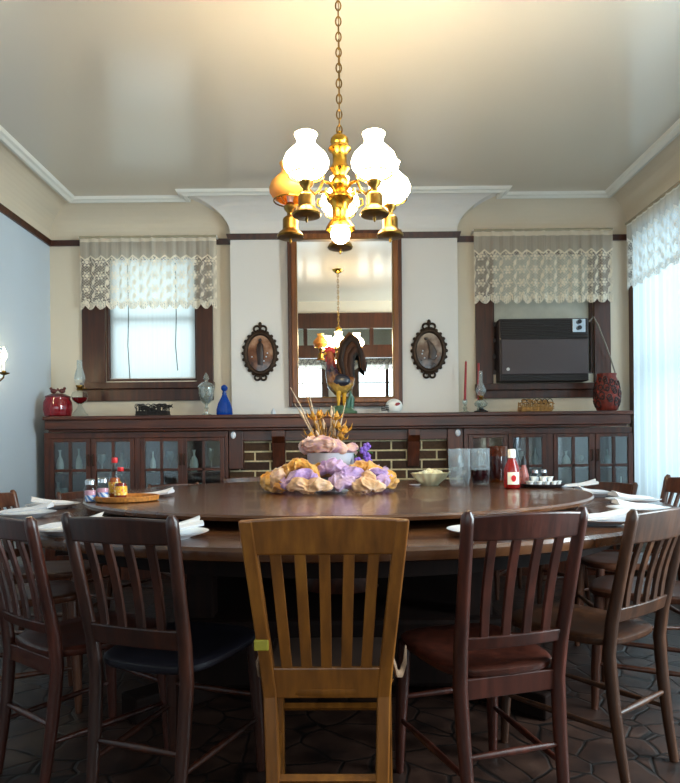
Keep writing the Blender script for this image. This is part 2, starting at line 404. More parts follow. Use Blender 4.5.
# windows -----------------------------------------------------------
def casing(name, x0, x1, z0, z1, wl, wr, wt, y, sill_z, apron_z):
    b = B()
    b.box(x0-wl, x0, y-.03, y, sill_z, z1+wt); b.box(x1, x1+wr, y-.03, y, sill_z, z1+wt); b.box(x0-wl, x1+wr, y-.035, y, z1, z1+wt)
    b.box(x0-wl-.01, x1+wr+.01, y-.06, y, sill_z-.035, sill_z+.02)          # stool
    b.box(x0-wl, x1+wr, y-.03, y, apron_z, sill_z-.035)
    b.box(x0, x0+.02, y, y+.13, z0, z1); b.box(x1-.02, x1, y, y+.13, z0, z1); b.box(x0, x1, y, y+.13, z1-.02, z1); b.box(x0, x1, y, y+.13, z0-.0, z0+.02)
    return struct(b.build(name, TRIM, bevel=.004))
w1 = casing('window_1', *WL, ax(106,320,YB)-ax(83,320,YB), .14, .1, YB, az(150, 385, YB), az(150, 401, YB))
b = B(); zm = (WL[2]+WL[3])/2
b.box(WL[0]+.02, WL[1]-.02, YB+.08, YB+.11, zm-.02, zm+.02)
for x in (WL[0]+.02, WL[1]-.05): b.box(x, x+.03, YB+.08, YB+.11, WL[2], WL[3])
b.build('window_sash', TRIM, w1); B().box(WL[0]+.03, WL[1]-.03, YB+.093, YB+.097, WL[2]+.02, WL[3]-.02).build('window_pane', G_WIN, w1)
w2 = casing('window_2', *WR, .145, .14, .1, YB, az(540, 386, YB), az(540, 398, YB))
b = B(); b.box(WR[0]+.02, WR[1]-.02, YB+.05, YB+.07, WR[2], WR[3]-.02)
b.build('filler_panel', plain('filler_panel_paint', '#b9b8ac', .5), w2)
b = B()
for k in range(4):
    z = az(540, 322+k*16, YB); b.box(WR[0]+.005, WR[0]+.08, YB-.01, YB+.05, z-.035, z)
b.build('side_bracket', ACBODY, w2)
b = B()
for y in (RW[0], RW[1]): b.box(XR-.03, XR+.13, y-(.12 if y == RW[0] else 0), y+(.12 if y == RW[1] else 0), RW[2]-.1, RW[3]+.1)
b.box(XR-.03, XR+.13, RW[0]-.12, RW[1]+.12, RW[3], RW[3]+.08); b.box(XR-.05, XR+.13, RW[0]-.14, RW[1]+.14, RW[2]-.1, RW[2])
for k in (1, 2):
    y = RW[0]+(RW[1]-RW[0])*k/3; b.box(XR-.02, XR+.12, y-.06, y+.06, RW[2], RW[3])
b.box(XR+.06, XR+.09, RW[0], RW[1], 1.62, 1.67)
w3 = struct(b.build('window_3', TRIM, bevel=.004))
b = B()
for y in (RW_ADD[0]-.12, RW_ADD[1]): b.box(XR-.03, XR+.13, y, y+.12, RW_ADD[2]-.1, RW_ADD[3]+.08)
b.box(XR-.03, XR+.13, RW_ADD[0], RW_ADD[1], RW_ADD[3], RW_ADD[3]+.08); b.box(XR-.05, XR+.13, RW_ADD[0]-.12, RW_ADD[1]+.12, RW_ADD[2]-.1, RW_ADD[2]); b.box(XR+.06, XR+.09, RW_ADD[0], RW_ADD[1], 1.62, 1.67)
w6 = struct(b.build('added_window_6', TRIM, bevel=.004)); B().box(XR+.10, XR+.104, RW_ADD[0], RW_ADD[1], RW_ADD[2], RW_ADD[3]).build('window_pane', G_WIN, w6)  # casing and pane of the added window, out of view
B().box(XR+.10, XR+.104, RW[0], RW[1], RW[2], RW[3]).build('window_pane', G_WIN, w3)
b = B()
for (x0, x1, z0, z1) in RH:
    b.box(x0-.13, x0, -1.72, -1.67, z0-.1, z1+.1); b.box(x1, x1+.13, -1.72, -1.67, z0-.1, z1+.1)
    b.box(x0-.13, x1+.13, -1.72, -1.67, z1, z1+.12); b.box(x0-.15, x1+.15, -1.72, -1.64, z0-.1, z0)
    for k in (1, 2): xx = x0+(x1-x0)*k/3; b.box(xx-.03, xx+.03, -1.82, -1.70, z0, z1)
    b.box(x0, x1, -1.80, -1.74, 1.46, 1.50); b.box(x0, x1, -1.80, -1.76, 1.9, 1.92)
w4 = struct(b.build('window_4', TRIM, bevel=.004))
b = B()
for (x0, x1, z0, z1) in RH: b.box(x0, x1, -1.782, -1.778, z0, z1)
b.build('window_pane', G_WIN, w4)

def cloth(name, mat, p0, p1, z0, z1, inward, npl, amp, scal=0, scal_n=0, parent=None, seg=160, vs=10, flare=.0):
    """pleated hanging cloth from p0 to p1 (xy) between heights z0 and z1, UVs in metres"""
    bm = bmesh.new(); uvl = bm.loops.layers.uv.new('UVMap'); P0, P1 = Vector(p0), Vector(p1); D = P1-P0; L = D.length; N = Vector(inward)
    rnd = random.Random(int(L*1000)+npl); ph = [rnd.uniform(0, 6.28) for _ in range(3)]; g = []
    for i in range(seg+1):
        s = i/seg; row = []
        a = amp*(sin(2*pi*npl*s+ph[0])*.7+sin(2*pi*npl*.37*s+ph[1])*.4+sin(2*pi*npl*1.9*s+ph[2])*.2)
        dz = scal*abs(cos(pi*scal_n*s))**.6 if scal else 0
        for j in range(vs+1):
            t = j/vs; z = z1+(z0-z1)*t + (scal-dz)*t**6
            p = P0+D*s+N*(a*(.55+.45*t)+flare*t); row.append((bm.verts.new((p.x, p.y, z)), (s*L*1.0, (z1-z0)*(1-t))))
        g.append(row)
    for i in range(seg):
        for j in range(vs):
            q = [g[i][j], g[i+1][j], g[i+1][j+1], g[i][j+1]]; f = bm.faces.new([x[0] for x in q]); f.smooth = True
            for lp, x in zip(f.loops, q): lp[uvl].uv = x[1]
    me = bpy.data.meshes.new(name); bm.to_mesh(me); bm.free(); me.materials.append(mat)
    o = bpy.data.objects.new(name, me); COL.objects.link(o); o.parent = parent
    return o
def valance(label, group, x0, x1, y, z0, z1, mat, inw=(0,-1), along='x', npl=14, scn=13):
    if along == 'x': p0, p1 = (x0, y), (x1, y)
    else: p0, p1 = (y, x0), (y, x1)
    r = empty('lace_valance', (0, 0, 0), 0, label, 'valance', group)
    cloth('lace_cloth', mat, p0, p1, z0, z1, inw, npl, .012, .045, scn, r, 220, 12)
    b = B(); b.tube([(*p0, z1-.012), (*p1, z1-.012)], .011, 10); b.build('curtain_rod', plain('cream_rod', '#a89c82', .5), r, True)
    b = B()
    for q in (p0, p1):
        e = .09 if along == 'x' else .1
        b.tube([(*q, z1-.012), (q[0]-inw[0]*e, q[1]-inw[1]*e, z1-.012)], .009, 8)
    b.build('rod_bracket', WHITEP, r, True)
    return r
valance('cream lace valance over the left back window with the white shade', None, ax(79, 240, 5.4), ax(216, 240, 5.4), 5.41, az(148, 309, 5.4), az(148, 235, 5.4), LACE)
valance('cream lace valance over the right back window above the air conditioner', None, ax(474, 240, 5.4), ax(613, 240, 5.4), 5.41, az(543, 303, 5.4), az(543, 228, 5.4), LACE)
v3 = valance('white lace valance over sheer curtains of the bright right side window', None, 2.24, 5.23, 2.375, 2.30, 2.86, LACEW, (-1, 0), 'y', 34, 24)
for (x0, x1, z0, z1), nm in zip(RH, ('left', 'right')):
    valance('lace valance on the %s rear window, seen only in the mirror' % nm, None, x0-.1, x1+.1, -1.62, 2.15, 2.45, LACE, (0, 1), 'x', 16, 12)
cu = empty('sheer_curtain', (0, 0, 0), 0, 'floor-length white sheer curtains hanging at the right side window', 'curtain')
cloth('curtain_panel', SHEER, (2.44, 2.25), (2.44, 3.7), .04, 2.83, (-1, 0), 16, .025, parent=cu, seg=200, vs=6)
cloth('curtain_panel', SHEER, (2.445, 3.62), (2.445, 5.28), .04, 2.83, (-1, 0), 17, .025, parent=cu, seg=200, vs=6)
b = B(); b.tube([(2.445, 2.2, 2.83), (2.445, 5.3, 2.83)], .01); b.build('curtain_rod', WHITEP, cu, True)
# roller shade with two cords
sh = empty('roller_shade', (0, 0, 0), 0, 'white translucent shade pulled down in the left back window', 'window shade')
cloth('shade_cloth', SHADE, (WL[0]+.022, YB+.045), (WL[1]-.022, YB+.045), WL[2]+.03, WL[3]-.03, (0, -1), 9, .003, parent=sh, seg=80, vs=4)
B().box(WL[0]+.02, WL[1]-.02, YB+.035, YB+.055, WL[2]+.005, WL[2]+.035).build('hem_bar', WHITEP, sh, bevel=.004)
for px, pz in ((127, 380), (175, 370)):
    x = ax(px, 330, YB)
    b = B(); b.tube([(x, YB+.03, WL[3]-.05), (x+.005, YB+.028, (WL[2]+WL[3])/2), (x-.004, YB+.03, az(px, 345, YB)), (x+.012, YB+.03, az(px, pz, YB))], .0042, 6); b.build('pull_cord', plain('cord_grey', '#55605e'), sh, True)

# ------------------------------------------------------------------ mantel, cabinets, fireplace
YM, YCF = 5.07, 5.15
zM = az(338, 413.4, YM)
mx0, mx1 = ax(42, 417, YM), ax(633, 413, YM)
mt = empty('mantel_shelf', ((mx0+mx1)/2, YM, zM), 0, 'long dark wood mantel shelf running across the whole back wall', 'mantel')
def M_(b, name, **k): return b.build(name, MAHX, mt, **k)
cx = (mx0+mx1)/2
b = B(); b.box(mx0-cx, mx1-cx, 0, YB-YM, -.03, 0); 
M_(b, 'shelf_board', bevel=.006)
b = B(); b.box(mx0-cx+.012, mx1-cx-.012, .014, .08, -.105, -.03); M_(b, 'fascia', bevel=.004)
b = B(); b.box(mx0-cx+.03, mx1-cx-.03, .04, .08, -.125, -.105); M_(b, 'bed_moulding', bevel=.006)
zcab = zM-.128
def cabinet(px0, px1, doors, label, side):
    x0, x1 = ax(px0, 450, YCF), ax(px1, 450, YCF)
    r = empty('built_in_cabinet', (x0, YCF, 0), 0, label, 'cabinet'); W = x1-x0; D = YB-YCF
    ztop = zcab; zp = az(338, 439.5, YCF)
    b = B(); b.box(0, .02, .025, D, 0, ztop); b.box(W-.02, W, .025, D, 0, ztop); b.box(0, W, D-.015, D, 0, ztop); b.box(0, W, .025, D, ztop-.02, ztop); b.box(0, W, .0, D, 0, .12)
    b.build('carcass', MAH, r)
    for z in (.36, .60, .845):
        B().box(.02, W-.02, .04, D-.015, z, z+.015).build('shelf', MAHX, r)
    b = B(); b.box(0, W, 0, .025, zp+.03, ztop); 
    edges = []
    for d in doors:
        edges.append((ax(d[0]-4.5, 450, YCF)-x0, ax(d[1]+4.5, 450, YCF)-x0))
    xs = 0
    for e in edges:
        if e[0]-xs > .004: b.box(xs, e[0]-.002, 0, .025, .12, zp+.03)
        xs = e[1]+.002
    if W-xs > .004: b.box(xs, W, 0, .025, .12, zp+.03)
    b.build('face_frame', MAH, r, bevel=.003)
    for k, (e, d) in enumerate(zip(edges, doors)):
        p0, p1 = ax(d[0], 450, YCF)-x0, ax(d[1], 450, YCF)-x0; z0, z1 = .2, zp; zt = zp+.027; zb = .13
        b = B(); y0, y1 = -.006, .018
        b.box(e[0], p0, y0, y1, zb, zt); b.box(p1, e[1], y0, y1, zb, zt); b.box(p0, p1, y0, y1, z1, zt); b.box(p0, p1, y0, y1, zb, z0)
        xm = (p0+p1)/2; b.box(xm-.012, xm+.012, y0+.003, y1-.002, z0, z1)
        for q in (1, 2, 3):
            z = z1-(z1-z0)*q/4; b.box(p0, p1, y0+.003, y1-.002, z-.011, z+.011)
        dr = b.build('door', MAH, r, bevel=.003)
        B().box(p0, p1, .007, .010, z0, z1).build('door_pane', G_CAB, dr)
        hx = e[1]-.016 if k % 2 == 0 else e[0]+.016
        b = B(); b.tube([(hx, -.006, .92), (hx, -.024, .93), (hx, -.024, 1.0), (hx, -.006, 1.01)], .005, 8); b.build('handle', BRONZE, dr, True)
    return r, x0
cabL, cxl = cabinet(44, 228, [(54, 86), (96, 130), (145, 178), (187, 220)], 'dark built-in cabinet with glass doors under the left back window', 'L')
cabR, cxr = cabinet(464, 632, [(473, 503), (513, 542), (558, 589), (600, 628)], 'dark built-in cabinet with glass doors below the air conditioner', 'R')
# fireplace front between the cabinets
fx0, fx1 = ax(228, 450, YCF)+.002, ax(464, 450, YCF)-.002; fc = (fx0+fx1)/2
fp = empty('fireplace_surround', (fc, YCF, 0), 0, 'brick fireplace front with dark wood corbels between the two glass-door cabinets', 'fireplace')
b = B(); b.box(fx0-fc, fx1-fc, .07, YBR-YCF-.002, 0, zcab-.0)
o = b.build('brickwork', BRICK, fp); 
b = B(); b.box(fx0-fc, fx1-fc, .02, .07, az(338, 440, YCF), zcab); b.build('header_board', MAHX, fp, bevel=.003)
def corbel(px0, px1, pybot, base=0.0, dep=.085):
    x0, x1 = ax(px0, 450, YCF)-fc, ax(px1, 450, YCF)-fc; zb = az(338, pybot, YCF)
    pts = [(.07, zcab), (.02-dep+.02, zcab), (.02-dep+.02, zcab-.05), (-.0, zcab-.10), (.03, zb+.08), (.045, zb), (.07, zb)]
    B().poly_x(pts, x0, x1).build('corbel', MAH, fp, bevel=.003)
corbel(272, 285, 467); corbel(408, 420, 467)
for px0, px1, s in ((229, 243, 1), (448, 463, -1)):
    x0, x1 = ax(px0, 450, YCF)-fc, ax(px1, 450, YCF)-fc
    b = B(); b.box(max(x0, fx0-fc), min(x1, fx1-fc), .0, .07, az(338, 468, YCF), zcab); b.build('post', MAH, fp, bevel=.003)
    xm = (x0+x1)/2 - (.02 if s > 0 else -.02)
    b = B(); b.ball((xm, -.004, az(338, 434, YCF)), .022, 1, .5, 1.35); k = b.build('oval_knob', PORC, fp, True); k['label'] = 'white oval knob'

# glassware behind the cabinet doors ---------------------------------
def goblet(name, mat, h, label, loc, cat, wide=1.0):
    r = .028*wide
    b = B(); b.lathe([(r*.95, 0), (r*.9, .006), (.006, .014), (.005, h*.42), (r*.6, h*.52), (r, h*.72), (r*.9, h), (r*.82, h), (r*.9, h*.72), (r*.45, h*.56)], seg=16)
    return tag(b.build(name, mat, None, True, loc=loc), label, cat)
def vase(name, mat, h, label, loc, cat, wide=1.0):
    r = .03*wide
    b = B(); b.lathe([(r*.7, 0), (r, h*.3), (r*.8, h*.55), (r*.25, h*.75), (r*.3, h*.95), (r*.5, h), (r*.4, h), (r*.2, h*.9)], seg=16)
    return tag(b.build(name, mat, None, True, loc=loc), label, cat)
WHG = plain('white_figurine_glaze', '#e9ede6', .3); TINTG = glass('smoky_glass', '#cfd8d4', .12, .06, opac=.4)
gi = [(60, 'v', WHG, .19, 1, 'white swirled vase'), (64, 'g', TINTG, .12, 2, 'smoky goblet'), (79, 'v', WHG, .2, 1, 'pale figurine-shaped bottle'), (102, 'g', TINTG, .15, 1, 'smoky stemmed glass'),
      (122, 'v', TINTG, .16, 1, 'smoky bud vase'), (153, 'v', WHG, .17, 1, 'white bud vase'), (170, 'g', G_CRYS, .17, 1, 'cut crystal goblet'), (194, 'v', WHG, .18, 1, 'pale waisted vase'),
      (211, 'g', G_CRYS, .19, 1, 'tall crystal goblet'), (200, 'v', TINTG, .15, 2, 'smoky small vase'), (157, 'v', TINTG, .15, 2, 'smoky cruet'), (58, 'v', TINTG, .17, 2, 'slim smoky bottle'),
      (480, 'v', WHG, .15, 1, 'white small vase'), (521, 'g', TINTG, .14, 1, 'smoky wine glass'), (535, 'v', TINTG, .17, 1, 'smoky slender vase'), (566, 'v', WHG, .14, 1, 'white cone-shaped bottle'),
      (581, 'g', G_CRYS, .10, 1, 'short crystal glass'), (607, 'v', TINTG, .15, 1, 'smoky narrow vase'), (584, 'v', WHG, .10, 2, 'white squat vase'), (621, 'v', WHG, .17, 2, 'pale tall bottle')]
names = {'v': ('glass_vase', 'vase', vase), 'g': ('goblet', 'goblet', goblet)}
for px, k, m, h, sh_, lb in gi:
    YY = 5.30; x = ax(px, 455, YY); z = .860 if sh_ == 1 else .615
    side = 'left cabinet' if px < 300 else 'right cabinet'
    dn = [(54, 86), (96, 130), (145, 178), (187, 220), (473, 503), (513, 542), (558, 589), (600, 628)]
    di = [i for i, d in enumerate(dn) if d[0]-3 <= px <= d[1]+3][0] % 4
    nm, cat, fn = names[k]
    fn(nm, m, h, '%s on %s shelf behind %s door of the %s' % (lb, 'upper' if sh_ == 1 else 'lower', ('leftmost', 'second', 'third', 'rightmost')[di], side), (x, YY, z+.0005), cat, (1.0, .8, 1.2, .9)[int(px) % 4])

# ------------------------------------------------------------------ air conditioner
ax0, ax1 = ax(497, 350, 5.36), ax(588, 350, 5.36); az0, az1 = az(540, 381, 5.36), az(540, 318, 5.36)
acx = (ax0+ax1)/2+.017; ac = empty('air_conditioner', (acx, 5.36, az0), 0, 'dark brown window air conditioner mounted in the right back window', 'air conditioner')
W2 = (ax1-ax0)/2-.006; H = az1-az0
B().box(-W2, W2, .012, .25, 0, H).build('housing', ACBODY, ac, bevel=.01)
b = B(); 
for k in range(11):
    z = H-.012-k*.0148
    b.box(-W2+.012, W2-(.16 if k < 8 else .012), -.010, .014, z-.007, z)
b.box(-W2+.012, W2-.012, .006, .014, H-.17, H-.01)
b.build('upper_grille', ACGRILL, ac)
B().box(-W2+.012, W2-.012, -.012, .014, .055, H-.178).build('front_panel', ACLITE, ac, bevel=.006)
b = B()
for k in range(3): b.box(-W2+.012, W2-.012, -.010, .014, .006+k*.0165, .013+k*.0165)
b.build('lower_louvre', ACGRILL, ac)
cp = B().box(W2-.145, W2-.035, -.016, .014, H-.125, H-.012).build('control_panel', CHROME, ac, bevel=.004)
for dz in (.038, .088):
    b = B(); b.disc_y(W2-.09, H-dz, -.034, -.016, .018, 18); b.build('dial', BLACKP, cp, True)
b = B(); b.disc_y(-W2+.065, .10, -.016, -.011, .014, 18); b.build('round_badge', WHITEP, ac, True)
cdx = ax(591, 322, 5.40)-acx
b = B(); pts = [(590, 322), (595, 317), (600, 325), (606, 340), (612, 356), (617, 372), (619, 392), (620, 410)]
b.tube([(ax(p[0], p[1], 5.36)-acx, .03 if i < 2 else .04, az(p[0], p[1], 5.40)-az0) for i, p in enumerate(pts)], .006, 8)
b.build('power_cord', plain('beige_cord', '#8a8175'), ac, True)

# ------------------------------------------------------------------ mirror
MT = radians(1.65)
m0, m1 = ax(288.5, 320, 5.36), ax(401.5, 320, 5.36); mz0, mz1 = az(345, 406.5, 5.36), az(345, 232, 5.34)
mw = (m1-m0)/2; mh = mz1-mz0
mi = empty('wall_mirror', ((m0+m1)/2, 5.372, mz0), 0, 'tall wood-framed mirror standing on the mantel against the white chimney wall', 'mirror'); mi.rotation_euler = (MT, 0, 0)
def fr(b, w, h0, h1, t, y0, y1):
    b.box(-w, -w+t, y0, y1, h0, h1); b.box(w-t, w, y0, y1, h0, h1); b.box(-w+t, w-t, y0, y1, h0, h0+t); b.box(-w+t, w-t, y0, y1, h1-t, h1)
# stand so that its back rests near the wall at the bottom, the top leans forward
b = B(); fr(b, mw, 0, mh, .035, -.05, -.0); b.build('outer_frame', MAH, mi, bevel=.006)
b = B(); fr(b, mw-.03, .03, mh-.03, .045, -.062, -.01); b.build('inner_frame', FRAMEW, mi, bevel=.008)
b = B(); fr(b, mw-.07, .07, mh-.07, .010, -.066, -.02); b.build('gilt_bead', plain('dull_gilt', '#7a5526', .35, .6), mi, bevel=.003)
B().box(-mw+.07, mw-.07, -.028, -.022, .07, mh-.07).build('mirror_glass', MIRR, mi)

# ------------------------------------------------------------------ oval plaques
def plaque(pcx, pcy, label, kind):
    Y = YBR-.003; x, z = at(pcx, pcy, Y)
    r = empty('oval_plaque', (x, Y, z), 0, label, 'wall plaque')
    ra, rb = .125, .168
    b = B(); n = 48; path_ = [(ra*cos(2*pi*i/n), -.012, rb*sin(2*pi*i/n)) for i in range(n)]
    b.tube(path_, .019, 10, loop=True)
    for i in range(22):
        a = 2*pi*i/22; b.ball(((ra+.018)*cos(a), -.012, (rb+.018)*sin(a)), .016, 1, .6, 1, 10)
    b.build('scroll_frame', BRONZE, r, True)
    for s, zz, rr in ((1, rb+.035, .026), (-1, rb+.035, .026), (1, -rb-.035, .022), (-1, -rb-.035, .022)):
        b = B(); b.tube([(s*.026+rr*cos(2*pi*i/18), -.012, zz+rr*sin(2*pi*i/18)) for i in range(18)], .009, 8, loop=True); b.build('scroll_loop', BRONZE, r, True)
    b = B(); b.ball((0, -.012, rb+.075), .016, 1, .6, 1.3); b.ball((0, -.012, rb+.03), .014); b.build('finial', BRONZE, r, True)
    t = NT('plaque_picture'); o = t.obj(); f = t.noise(o, 16, 4)
    cols = ('#3a1d14', '#7d4b2e', '#b3886c') if kind == 0 else ('#2f211c', '#715646', '#a89482')
    sp = t.n('SeparateXYZ'); t.l(o, sp.inputs[0]); g = t.math('ADD', f, t.math('MULTIPLY', sp.outputs[2], 1.3))
    mat = t.done(t.bsdf(t.ramp(g, [(.25, hexc(cols[0])), (.5, hexc(cols[1])), (.8, hexc(cols[2]))]), .25, coat=.4))
    b = B(); b.rings([[(ra*k*cos(2*pi*i/n), y, rb*k*sin(2*pi*i/n)) for i in range(n)] for k, y in ((1, -.004), (.96, -.012), (.6, -.016), (.01, -.018))]); b.build('picture', mat, r, True)
    # low relief figure
    b = B()
    if kind == 0:
        b.tube([(0, -.022, -.10), (.002, -.026, -.04), (0, -.027, .02), (0, -.026, .07), (0, -.024, .09)], [.022, .026, .030, .026, .010], 12, flat=.4, up=(0, 1, 0)); b.ball((0, -.024, .108), .014, 1, .6, 1.2)
    else:
        b.tube([(.02, -.022, -.07), (.03, -.026, -.01), (.012, -.027, .045), (-.012, -.025, .085)], [.03, .034, .022, .010], 12, flat=.4, up=(0, 1, 0)); b.ball((-.028, -.024, .10), .013, 1.2, .6, 1)
    b.build('relief_figure', plain('relief_brown', '#2a1511' if kind == 0 else '#3d2e27', .4), r, True)
    b = B()
    for dx, dz in (((-.07, -.03), (.06, .0), (.05, -.03), (.03, -.065)) if kind == 0 else ((-.055, 0), (-.06, -.025), (-.04, -.06), (.055, -.045))): b.ball((dx, -.02, dz), .007, 1, .6, 1, 8)
    b.build('highlight_bead', PORC, r, True)
plaque(260.5, 353.5, 'bronze-framed oval plaque with a standing dark figure, left of the mirror', 0)
plaque(429, 351, 'bronze-framed oval plaque with a bent grey figure, right of the mirror', 1)

# ------------------------------------------------------------------ ornaments on the mantel
YO = 5.2; zT = zM+.0008
def ox(px, Y=YO): return ax(px, 410, Y)
# cranberry jar with bird lid
r = empty('cranberry_jar', (ox(58), YO, zT), 0, 'red cranberry glass jar with bird lid at the mantel left end', 'jar')
b = B(); b.lathe([(.075, 0), (.1, .01), (.112, .06), (.108, .12), (.092, .15), (.094, .16), (.088, .16), (.086, .148), (.1, .11), (.103, .06), (.09, .015)], seg=32, flute=.02, nfl=12); b.build('jar_body', G_RED, r, True)
b = B(); b.lathe([(.097, .161), (.099, .167), (.06, .185), (.012, .194)], seg=24); ld = b.build('lid', plain('lid_dark_red', '#4b1214', .3), r, True)
b = B()
for s in (-1, 1):
    b.ball((s*.035, 0, .212), .02, 1.3, .8, 1); b.ball((s*.055, 0, .232), .012); b.tube([(s*.02, 0, .21), (0, 0, .225), (-s*.004, 0, .235)], [.01, .007, .003])
b.build('bird_finial', plain('bird_red', '#531b18', .35), r, True)
# oil lamps
def oil_lamp(x, Y, h, label, oil, red=True, dark=False):
    r = empty('oil_lamp', (x, Y, zT), 0, label, 'oil lamp'); s = h/.45
    if not dark:
        b = B(); b.lathe([(.072*s, 0), (.07*s, .006*s), (.03*s, .06*s), (.014*s, .09*s), (.02*s, .1*s)], seg=24); b.build('foot', G_CLEAR, r, True)
        b = B(); b.lathe([(.02*s, .1*s), (.055*s, .13*s), (.066*s, .165*s), (.055*s, .195*s), (.022*s, .21*s)], seg=24); fo = b.build('font', G_CLEAR, r, True)
        b = B(); b.lathe([(.015*s, .104*s), (.05*s, .13*s), (.06*s, .152*s)], seg=24); b.build('lamp_oil', oil, fo, True)
    else:
        b = B(); b.lathe([(.055, 0), (.058, .012), (.02, .03), (.018, .04)], seg=24); b.build('foot', plain('smoked_glass_base', '#1c1f22', .1, coat=.5), r, True)
        b = B(); b.lathe([(.018, .04), (.048, .055), (.054, .075), (.04, .095), (.02, .105)], seg=24); b.build('font', G_CRYS, r, True)
    zt = .21*s if not dark else .105
    b = B(); b.lathe([(.022*s, zt), (.026*s, zt+.012*s), (.018*s, zt+.02*s), (.03*s, zt+.03*s), (.03*s, zt+.04*s)], seg=20); b.tube([(.02*s, 0, zt+.015*s), (.05*s, 0, zt+.015*s)], .003); b.ball((.054*s, 0, zt+.015*s), .008*s, .5); b.build('burner', BRASSD, r, True)
    b = B(); z0 = zt+.04*s; k_ = 1.35 if dark else 1.0; b.lathe([(.026*s, z0), (.043*s*k_, z0+.05*s), (.04*s*k_, z0+.08*s), (.022*s, z0+.14*s), (.02*s, h), (.018*s, h), (.02*s, z0+.14*s), (.037*s*k_, z0+.08*s), (.040*s*k_, z0+.05*s)], seg=24, cap0=False, cap1=False); b.build('chimney', G_CHIM, r, True)
    return r
oil_lamp(ox(80), YO, .46, 'clear glass oil lamp with red oil beside the cranberry jar', OILR)
oil_lamp(ox(481), YO, .34, 'small oil lamp with smoky base and clear chimney left of the air conditioner', OILR, dark=True)
# red candle in glass holder, second candle behind lamp
def candle(x, Y, h0, h1, label, lean=0):
    r = empty('candlestick', (x, Y, zT), 0, label, 'candlestick')
    b = B(); b.lathe([(.038, 0), (.036, .008), (.012, .022), (.02, .04), (.01, .06), (.022, h0-.02), (.016, h0)], seg=20); b.build('glass_holder', G_CRYS, r, True)
    b = B(); b.tube([(0, 0, h0-.01), (lean, 0, h1)], [.0115, .0085], 12); cn = b.build('candle', CANDLE, r, True)
    b = B(); b.tube([(lean, 0, h1), (lean, 0, h1+.012)], .0015, 6); b.build('wick', BLACKP, cn)
candle(ox(465.5), 5.22, .11, .42, 'tall red taper in a clear glass holder right of the oval plaques', .012)
candle(ox(479, 5.33), 5.33, .11, .42, 'red taper candle standing behind the small oil lamp', 0)
# twig basket
def nest(pxc, wpx, h, label, m1, m2, name, cat, n, seed):
    rn = random.Random(seed); L = wpx/FPX*YO/2
    r = empty(name, (ox(pxc), YO, zT), 0, label, cat)
    b = B(); b.rings([[(L*.9*sx, .05*sy, z) for sx, sy in ((-1,-1),(1,-1),(1,1),(-1,1))] for z in (0.004, .016)]); b.build('base_board', m1, r, bevel=.003)
    b = B()
    for i in range(n):
        x = rn.uniform(-L*.9, L*.8); y = rn.choice((-.05, .05))*rn.uniform(.6, 1.1); z = .02+rn.uniform(0, h*.75); dx = rn.uniform(.03, .08)
        b.tube([(x, y, z), (x+dx*.5, y*1.1, z+rn.uniform(-.01, .02)), (min(x+dx, L), y, z+rn.uniform(-.02, .015))], rn.uniform(.003, .0055), 6)
    for i in range(n//3):
        x = -L*.9+1.8*L*i/(n//3-1); y = -.05 if i % 2 else .05; b.tube([(x, y, .01), (x+rn.uniform(-.008, .008), y*1.1, h*rn.uniform(.7, 1.0))], .0045, 6)
    b.build('twig_weave', m1, r, True)
    b = B(); b.rings([[(L*.88*sx, .047*sy, z) for sx, sy in ((-1,-1),(1,-1),(1,1),(-1,1))] for z in (.016, h*.42)]); b.build('inner_box', m1, r, bevel=.003)
    b = B()
    for i in range(6):
        x = -L*.75+1.5*L*i/5; b.tube([(x+.02*cos(a), -.055, h*.8+.02*sin(a)) for a in [k*.6 for k in range(9)]], .0032, 6)
    b.build('scroll_trim', m2, r, True)
nest(153, 36, .095, 'low black twig basket on the mantel beneath the shaded window', TWIG, TWIG, 'twig_basket', 'basket', 60, 3)
nest(535, 34, .105, 'small gilded openwork basket with black scrolls beneath the air conditioner', GILT, TWIG, 'openwork_basket', 'basket', 54, 5)
# lidded compote
r = empty('crystal_compote', (ox(206.5), YO, zT), 0, 'clear crystal lidded compote left of the cobalt decanter', 'compote')
b = B(); b.lathe([(.042, 0), (.04, .008), (.012, .02), (.011, .05), (.018, .06), (.01, .075), (.014, .09), (.045, .12), (.06, .17), (.066, .225), (.06, .225), (.054, .17), (.04, .125), (.008, .098)], seg=32, flute=.03, nfl=12); b.build('compote_bowl', G_CRYS, r, True)
b = B(); b.lathe([(.07, .227), (.07, .236), (.045, .262), (.015, .275), (.012, .285), (.024, .30), (.02, .318), (.006, .34), (.001, .35)], seg=32, flute=.02, nfl=12); b.build('lid', G_CRYS, r, True)
# blue decanter
r = empty('decanter', (ox(224.5), YO, zT), 0, 'cobalt blue glass decanter with ball stopper on the mantel', 'decanter')
b = B(); b.lathe([(.058, 0), (.066, .012), (.064, .05), (.05, .1), (.024, .15), (.017, .17), (.02, .185), (.014, .185)], seg=28); b.build('bottle', G_BLUE, r, True)
b = B(); b.tube([(0, 0, .178), (0, 0, .20)], .012, 12); b.ball((0, 0, .222), .027, seg=18); b.build('stopper', G_BLUE, r, True)
# tiny white ornament
b = B(); b.lathe([(.02, 0), (.02, .02), (.014, .03), (.004, .05), (.001, .055)], seg=4); tag(b.build('white_ornament', PORC, None, loc=(ox(274), 5.15, zT)), 'tiny white house-shaped ornament alone on the mantel left of the mirror', 'ornament')
